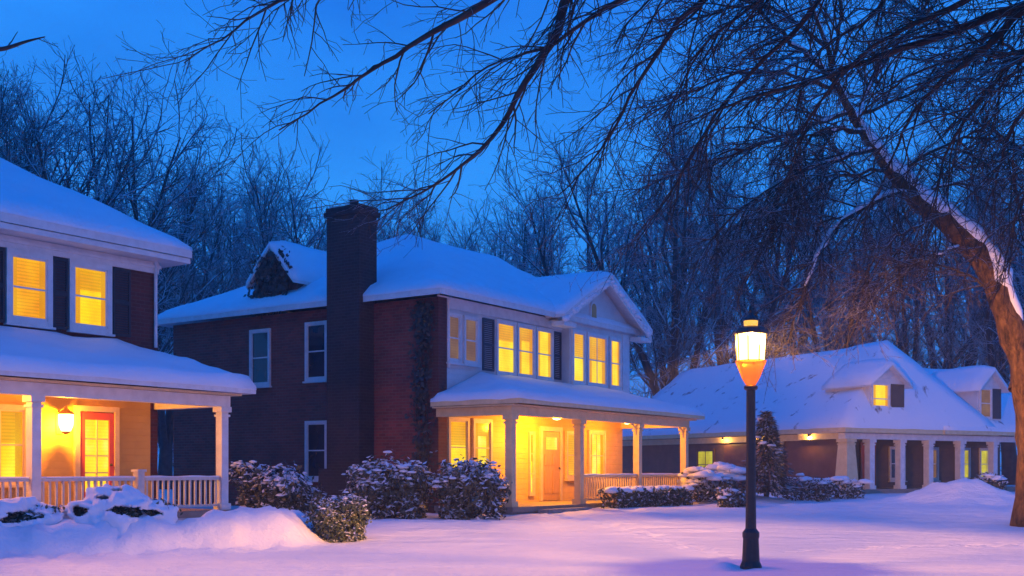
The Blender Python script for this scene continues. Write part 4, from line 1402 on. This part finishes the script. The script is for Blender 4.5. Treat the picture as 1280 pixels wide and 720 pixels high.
# ------------------------------------------------------------------ shrubs
def leaf_cloud(g, rx, ry, rz, n, size, lumps=9, fill=0.45, long=2.0):
    """leaf-sized faces through the volume of a lumpy bush standing on z = 0"""
    c = [np.array([0, 0, rz * 0.52])]
    cr = [1.0]
    for _ in range(lumps):
        a, e = g.uniform(0, 6.28), g.uniform(0.0, 1.0)
        c.append(np.array([math.cos(a) * rx * 0.62, math.sin(a) * ry * 0.62, rz * (0.30 + 0.50 * e)]))
        cr.append(g.uniform(0.42, 0.62))
    V, Fc = [], []
    for k in range(n):
        j = g.integers(len(c)) if g.uniform() > 0.25 else 0
        d = g.normal(size=3); d /= np.linalg.norm(d)
        rad = cr[j] * (fill + (1 - fill) * g.uniform() ** 0.4) * (1 + 0.12 * g.normal())
        p = c[j] + d * np.array([rx, ry, rz * 0.52]) * rad * (0.85 if j == 0 else 0.8)
        if p[2] < 0.03: p[2] = abs(p[2]) * 0.5 + 0.03
        if k % 4 == 0:
            p[2] = g.uniform(0.02, 0.45) * rz
            q = math.hypot(p[0] / rx, p[1] / ry)
            if q > 1e-3:
                p[:2] *= g.uniform(0.72, 1.0) / q * 0.86
        nrm = d + g.normal(size=3) * 0.55 + np.array([0, 0, 0.25]); nrm /= np.linalg.norm(nrm)
        u = np.cross(nrm, g.normal(size=3)); u /= np.linalg.norm(u)
        w = np.cross(nrm, u)
        s = size * g.uniform(0.6, 1.35)
        b = len(V)
        V += [p - u * s * long * 0.5, p + w * s * 0.5 - nrm * s * 0.12, p + u * s * long * 0.5, p - w * s * 0.5 - nrm * s * 0.12]
        Fc.append((b, b + 1, b + 2, b + 3))
    return np.array(V), Fc, c, cr


def blob(mb, c, rx, ry, rz, seed):
    """small uneven lump of snow"""
    bm = bmesh.new()
    bmesh.ops.create_icosphere(bm, subdivisions=2, radius=1)
    vs = []
    for v in bm.verts:
        k = 1 + 0.28 * mnoise.noise(v.co * 1.6 + Vector((seed, seed * 0.7, 0)))
        z = v.co.z if v.co.z > 0 else v.co.z * 0.45
        vs.append((c[0] + v.co.x * rx * k, c[1] + v.co.y * ry * k, c[2] + z * rz * k))
    fs = [tuple(v.index for v in f.verts) for f in bm.faces]
    bm.free()
    mb.add(vs, fs)


def shrub(name, cat, label, x, y, rx, ry, rz, n, size, leaf, seed, snow_n=30, snow_s=0.16, group=None, fill=0.45, long=2.0, zoff=-0.05):
    g = np.random.default_rng(seed)
    z = ground_h(x, y) + zoff
    t = empty(name, (x, y, z), g.uniform(0, 0.5))
    tag(t, label, cat, group)
    V, Fc, c, cr = leaf_cloud(g, rx, ry, rz, n, size, fill=fill, long=long)
    fo = link_mesh('foliage', V.tolist(), Fc, M[leaf], t)
    st = MB()
    for k in range(9):
        a = g.uniform(0, 6.28)
        p = c[g.integers(len(c))]
        st.bar((0.06 * math.cos(a), 0.06 * math.sin(a), -0.1), tuple(p), 0.018, 5)
    st.build('stem', M['far_bark'], t)
    if snow_n:
        sm = MB()
        up = V.reshape(-1, 4, 3).mean(axis=1)
        rel = up[:, 2] / rz
        r2 = (up[:, 0] / rx) ** 2 + (up[:, 1] / ry) ** 2
        top = np.argsort(-(rel + 0.25 * r2 + 0.25 * g.uniform(size=len(rel))))[: max(snow_n * 4, int(0.30 * n))]
        pick = g.choice(top, size=snow_n, replace=False)
        for k in pick:
            s = snow_s * g.uniform(0.45, 1.15)
            blob(sm, up[k] + np.array([0, 0, 0.01]), s * g.uniform(0.8, 1.5), s * g.uniform(0.8, 1.4), s * 0.55, float(k % 97))
        sm.build('snow_cover', M['snow'], t, smooth=True)
    return t


GR = 'rhododendrons along the brick house wall'
p = at(347, 632, 27.6); shrub('rhododendron', 'shrub', 'wide rhododendron right of the left porch, warm light on its left side', p.x, p.y, 1.10, 0.95, 1.34, 4200, 0.078, 'rhododendron_leaf', 1, 70, 0.085, GR)
p = at(484, 638, 27.4); shrub('rhododendron', 'shrub', 'tallest snow dusted rhododendron beneath the tall chimney and brick corner', p.x, p.y, 1.12, 0.95, 1.60, 4800, 0.078, 'rhododendron_leaf', 2, 110, 0.09, GR)
p = at(591, 640, 27.2); shrub('rhododendron', 'shrub', 'round snow dusted rhododendron in front of the lit porch windows', p.x, p.y, 0.95, 0.85, 1.52, 4600, 0.078, 'rhododendron_leaf', 3, 90, 0.09, GR)
p = at(424, 676, 22.4); shrub('boxwood', 'shrub', 'small round green bush at the right end of the snowbank', p.x, p.y, 0.62, 0.56, 0.96, 4200, 0.050, 'boxwood_leaf', 4, 60, 0.05, None, long=1.5)
# bushes buried under the snowbank at lower left
p = at(30, 640, 19.9); t1 = shrub('buried_bush', 'shrub', 'snow buried bush at the left edge with a dark hollow below its cap', p.x - 0.1, p.y, 0.75, 0.42, 0.50, 1400, 0.055, 'boxwood_leaf', 5, 0, 0.2, 'bushes under the snowbank', zoff=-0.10)
p = at(148, 640, 20.6); t2 = shrub('buried_bush', 'shrub', 'snow buried bush in front of the red door with dark leaves peeping out', p.x, p.y, 1.0, 0.42, 0.50, 1800, 0.055, 'boxwood_leaf', 6, 0, 0.2, 'bushes under the snowbank', zoff=-0.10)
def mantle(t, rx, ry, h, seed, holes):
    """snow blanket over a bush: lumpy half ellipsoid, broken open at a few hollows on its front"""
    nu, nv = 200, 70
    V = []
    for j in range(nv + 1):
        e = min(1.0, j / (nv * 0.72)) * math.pi * 0.5
        for i in range(nu):
            a = 2 * math.pi * i / nu
            d = Vector((math.cos(a) * math.sin(e), math.sin(a) * math.sin(e), math.cos(e)))
            q = Vector((d.x * rx, d.y * ry, d.z * h))
            k = 1 + 0.26 * mnoise.noise(q * 2.3 + Vector((seed, 0, 0))) + 0.14 * mnoise.noise(q * 5.5 + Vector((0, seed, 0)))
            k += 0.10 * math.sin(3.1 * q.x / rx + seed) + 0.05 * mnoise.noise(q * 11)
            dr = max(0.0, j / nv - 0.72) / 0.28
            V.append((q.x * k * (1 + 0.16 * dr), q.y * k * (1 + 0.2 * dr), q.z * k - 0.75 * dr))
    Fc = []
    for j in range(nv):
        for i in range(nu):
            i2 = (i + 1) % nu
            f = (j * nu + i, (j + 1) * nu + i, (j + 1) * nu + i2, j * nu + i2)
            c = sum((Vector(V[n]) for n in f), Vector()) / 4
            w = 0.55 * mnoise.noise(c * 7 + Vector((seed, 5, 0))) + 0.3 * mnoise.noise(c * 17)
            if c.y < 0 and any(((c.x - hx) / hw) ** 2 + ((c.z - hz_) / hh) ** 2 < 1 + w for hx, hz_, hw, hh in holes): continue
            Fc.append(f)
    o = link_mesh('snow_cover', V, Fc, M['snow'], t, smooth=True)
    md = o.modifiers.new('thickness', 'SOLIDIFY')
    md.thickness = 0.05
    md.offset = -1
    return o


mantle(t1, 0.95, 0.60, 0.60, 3.0, [(0.12, 0.30, 0.30, 0.085), (-0.1, 0.24, 0.18, 0.06)])
mantle(t2, 1.15, 0.60, 0.60, 8.0, [(-0.62, 0.30, 0.15, 0.11), (0.15, 0.30, 0.30, 0.075), (0.45, 0.22, 0.34, 0.07), (-0.25, 0.52, 0.12, 0.05), (0.0, 0.66, 0.1, 0.04)])


def hedge(label, pts, w, h, seed, snow=True):
    """clipped hedge along a line, leaf faces over its box, snow on top"""
    g = np.random.default_rng(seed)
    a, b = Vector(pts[0]), Vector(pts[1])
    L = (b - a).length
    z = ground_h(*((a + b) / 2)[:2]) - 0.05
    t = empty('hedge', ((a.x + b.x) / 2, (a.y + b.y) / 2, z), math.atan2(b.y - a.y, b.x - a.x))
    tag(t, label, 'hedge')
    V, Fc = [], []
    for k in range(int(1100 * L)):
        p = np.array([g.uniform(-L / 2, L / 2), g.uniform(-w / 2, w / 2), g.uniform(0.02, h)])
        f = g.integers(4)
        if f == 0: p[1] = -w / 2 + g.normal() * 0.03
        elif f == 1: p[2] = h + g.normal() * 0.03
        hh = 1 + 0.12 * mnoise.noise(Vector((p[0] * 1.6, seed, 0)))
        p[2] *= hh
        nrm = g.normal(size=3) + np.array([0, -0.5, 0.2]); nrm /= np.linalg.norm(nrm)
        u = np.cross(nrm, g.normal(size=3)); u /= np.linalg.norm(u)
        v = np.cross(nrm, u)
        s = 0.055 * g.uniform(0.6, 1.3)
        i = len(V)
        V += [p - u * s, p + v * s * .55, p + u * s, p - v * s * .55]
        Fc.append((i, i + 1, i + 2, i + 3))
    link_mesh('foliage', [tuple(map(float, q)) for q in V], Fc, M['boxwood_leaf'], t)
    sm = MB()
    for k in range(int(11 * L)):
        x = -L / 2 + L * (k + g.uniform(0, 1)) / int(11 * L)
        hh = h * (1 + 0.12 * mnoise.noise(Vector((x * 1.6, seed, 0))))
        blob(sm, (x, g.uniform(-0.35, 0.3) * w, hh), g.uniform(0.16, 0.28), g.uniform(0.16, 0.24), g.uniform(0.08, 0.14), k * 1.3)
    sm.build('snow_cover', M['snow'], t, smooth=True)
    return t


def h2(x, y):
    return H2.matrix_basis @ Vector((x, y, 0))


hedge('low clipped hedge with snow on top along the railing of the lit brick house porch', (h2(3.8, -3.0), h2(8.6, -2.95)), 0.7, 0.52, 31)
p = h2(10.0, -3.0); shrub('snowy_bush', 'shrub', 'bush wholly capped with glowing snow at the right end of the porch railing', p.x, p.y, 0.62, 0.55, 0.80, 700, 0.06, 'boxwood_leaf', 41, 60, 0.26)
p = at(893, 622, 36.0); shrub('snowy_bush', 'shrub', 'pink snow capped bush between the porch corner and the lamp post', p.x, p.y, 0.95, 0.8, 1.15, 1100, 0.07, 'rhododendron_leaf', 42, 60, 0.26)
p = at(918, 622, 33.5); shrub('dark_bush', 'shrub', 'low dark bush just left of the lamp post', p.x, p.y, 0.60, 0.55, 0.62, 1100, 0.06, 'rhododendron_leaf', 43, 14, 0.12)
p = at(1003, 618, 37.5); shrub('dark_bush', 'shrub', 'wide dark bush below the brown side panel of the cottage', p.x, p.y, 1.15, 0.6, 0.85, 1700, 0.06, 'rhododendron_leaf', 44, 26, 0.14)
p = at(1052, 620, 38.5); shrub('dark_bush', 'shrub', 'blue snowy bush at the foot of the wide tapered cottage column', p.x, p.y, 1.0, 0.6, 0.72, 1300, 0.06, 'rhododendron_leaf', 45, 40, 0.18)
p = at(1232, 612, 40.0); shrub('dark_bush', 'shrub', 'small dark bush before the green lit cottage windows', p.x, p.y, 0.8, 0.6, 0.95, 1200, 0.07, 'rhododendron_leaf', 46, 18, 0.15)


def conifer(label, x, y, h, r, seed):
    g = np.random.default_rng(seed)
    t = empty('evergreen', (x, y, ground_h(x, y)))
    tag(t, label, 'tree')
    MB().lathe([(0.09, -0.1), (0.06, h * 0.5), (0.01, h * 0.95)], 7).build('trunk', M['far_bark'], t)
    V, Fc = [], []
    for k in range(3200):
        f = g.uniform() ** 1.2
        z = 0.12 + f * (h - 0.12)
        rr = r * (1 - f) ** 0.75 * (0.55 + 0.45 * g.uniform()) * (1 + 0.55 * mnoise.noise(Vector((f * 5, seed, (k % 5) * 1.7))))
        a = g.uniform(0, 6.28)
        p = np.array([math.cos(a) * rr, math.sin(a) * rr, z])
        d = np.array([math.cos(a), math.sin(a), -0.35 + 0.4 * g.normal()]); d /= np.linalg.norm(d)
        w = np.cross(d, np.array([g.normal() * .3, g.normal() * .3, 1])); w /= np.linalg.norm(w)
        s = 0.11 * g.uniform(0.6, 1.3)
        i = len(V)
        V += [p, p + d * s + w * s * 0.3, p + d * s * 2.0, p + d * s - w * s * 0.3]
        Fc.append((i, i + 1, i + 2, i + 3))
    link_mesh('crown', [tuple(map(float, q)) for q in V], Fc, M['conifer_leaf'], t)
    sm = MB()
    for k in range(16):
        f = g.uniform(0.05, 0.95)
        rr = r * (1 - f) ** 0.75 * 0.8
        a = g.uniform(0, 6.28)
        blob(sm, (math.cos(a) * rr, math.sin(a) * rr, 0.12 + f * h), 0.15, 0.15, 0.06, k)
    sm.build('snow_cover', M['snow'], t, smooth=True)
    return t


p = at(958, 618, 36.5)
conifer('dark evergreen standing right behind the lamp post beside the cottage', p.x, p.y, 2.75, 0.85, 51)


# climbing vine on the brick corner and a clump on the dormer end wall
def vine(label, root_loc, rz, path, width, seed, n, size=0.07):
    g = np.random.default_rng(seed)
    t = empty('climbing_vine', root_loc, rz)
    tag(t, label, 'vine')
    V, Fc = [], []
    c = spline(path, 40)
    for k in range(n):
        p = c[g.integers(40)] + np.array([-abs(g.normal()) * 0.05, g.normal() * width * 0.5, g.normal() * 0.12])
        nrm = np.array([-1.0, 0, 0.2]) + g.normal(size=3) * 0.5; nrm /= np.linalg.norm(nrm)
        u = np.cross(nrm, g.normal(size=3)); u /= np.linalg.norm(u)
        w = np.cross(nrm, u)
        s = size * g.uniform(0.5, 1.3)
        i = len(V)
        V += [p - u * s, p + w * s * .6, p + u * s, p - w * s * .6]
        Fc.append((i, i + 1, i + 2, i + 3))
    link_mesh('foliage', [tuple(map(float, q)) for q in V], Fc, M['ivy_leaf'], t)
    tb = Tubes()
    for j in range(3):
        q = c + np.array([-0.02, 0.12 * (j - 1), 0]) + np.cumsum(g.normal(size=(40, 3)) * np.array([0, 0.012, 0]), axis=0)
        tb.add(q, 0.022, 0.008, 5)
    tb.build('stem', M['far_bark'], t)
    return t


v0 = H2.matrix_basis @ Vector((0, 0.45, 0.3))
vine('dark leafless vine climbing the front corner of the brick house up to the eave', v0, R(55.9), [(-0.06, 0.1, 0), (-0.06, -0.02, 1.5), (-0.06, 0.05, 3.2), (-0.06, -0.05, 4.8), (-0.08, 0.0, 5.5)], 0.34, 61, 1500)
v0 = H2.matrix_basis @ Vector((0.20, 6.30, 6.42))
vine('dark clump of vine covering the dormer end wall on the brick house roof', v0, R(55.9), [(-0.10, 0.25, -0.2), (-0.08, 0.1, 0.3), (-0.10, 0.0, 0.8), (-0.12, 0.05, 1.30)], 0.62, 62, 2600, 0.10)

# ------------------------------------------------------------------ cold haze in the air
HAZE = 0.0010
hz = MB().box(-110, 110, -6, 150, -1.5, 34).build('haze', None)
tag(hz, 'cold blue evening haze', 'haze', kind='stuff')
mt = bpy.data.materials.new('haze')
mt.use_nodes = True
nt = mt.node_tree
nt.nodes.remove(nt.nodes['Principled BSDF'])
pv = N(nt, 'ShaderNodeVolumePrincipled')
pv.inputs['Color'].default_value = (0.86, 0.9, 0.95, 1)
pv.inputs['Density'].default_value = HAZE
nt.links.new(pv.outputs[0], nt.nodes['Material Output'].inputs['Volume'])
hz.data.materials.append(mt)

# ------------------------------------------------------------------ render look
vs = scene.view_settings
vs.view_transform = 'Standard'
vs.look = 'None'
vs.exposure = 0.0
vs.gamma = 1.0
cy = scene.cycles
cy.max_bounces = 6
cy.diffuse_bounces = 3
cy.glossy_bounces = 2
cy.transparent_max_bounces = 8
cy.volume_bounces = 1
cy.caustics_reflective = False
cy.caustics_refractive = False
cy.sample_clamp_indirect = 4.0
cy.use_denoising = True
scene.render.filter_size = 1.8
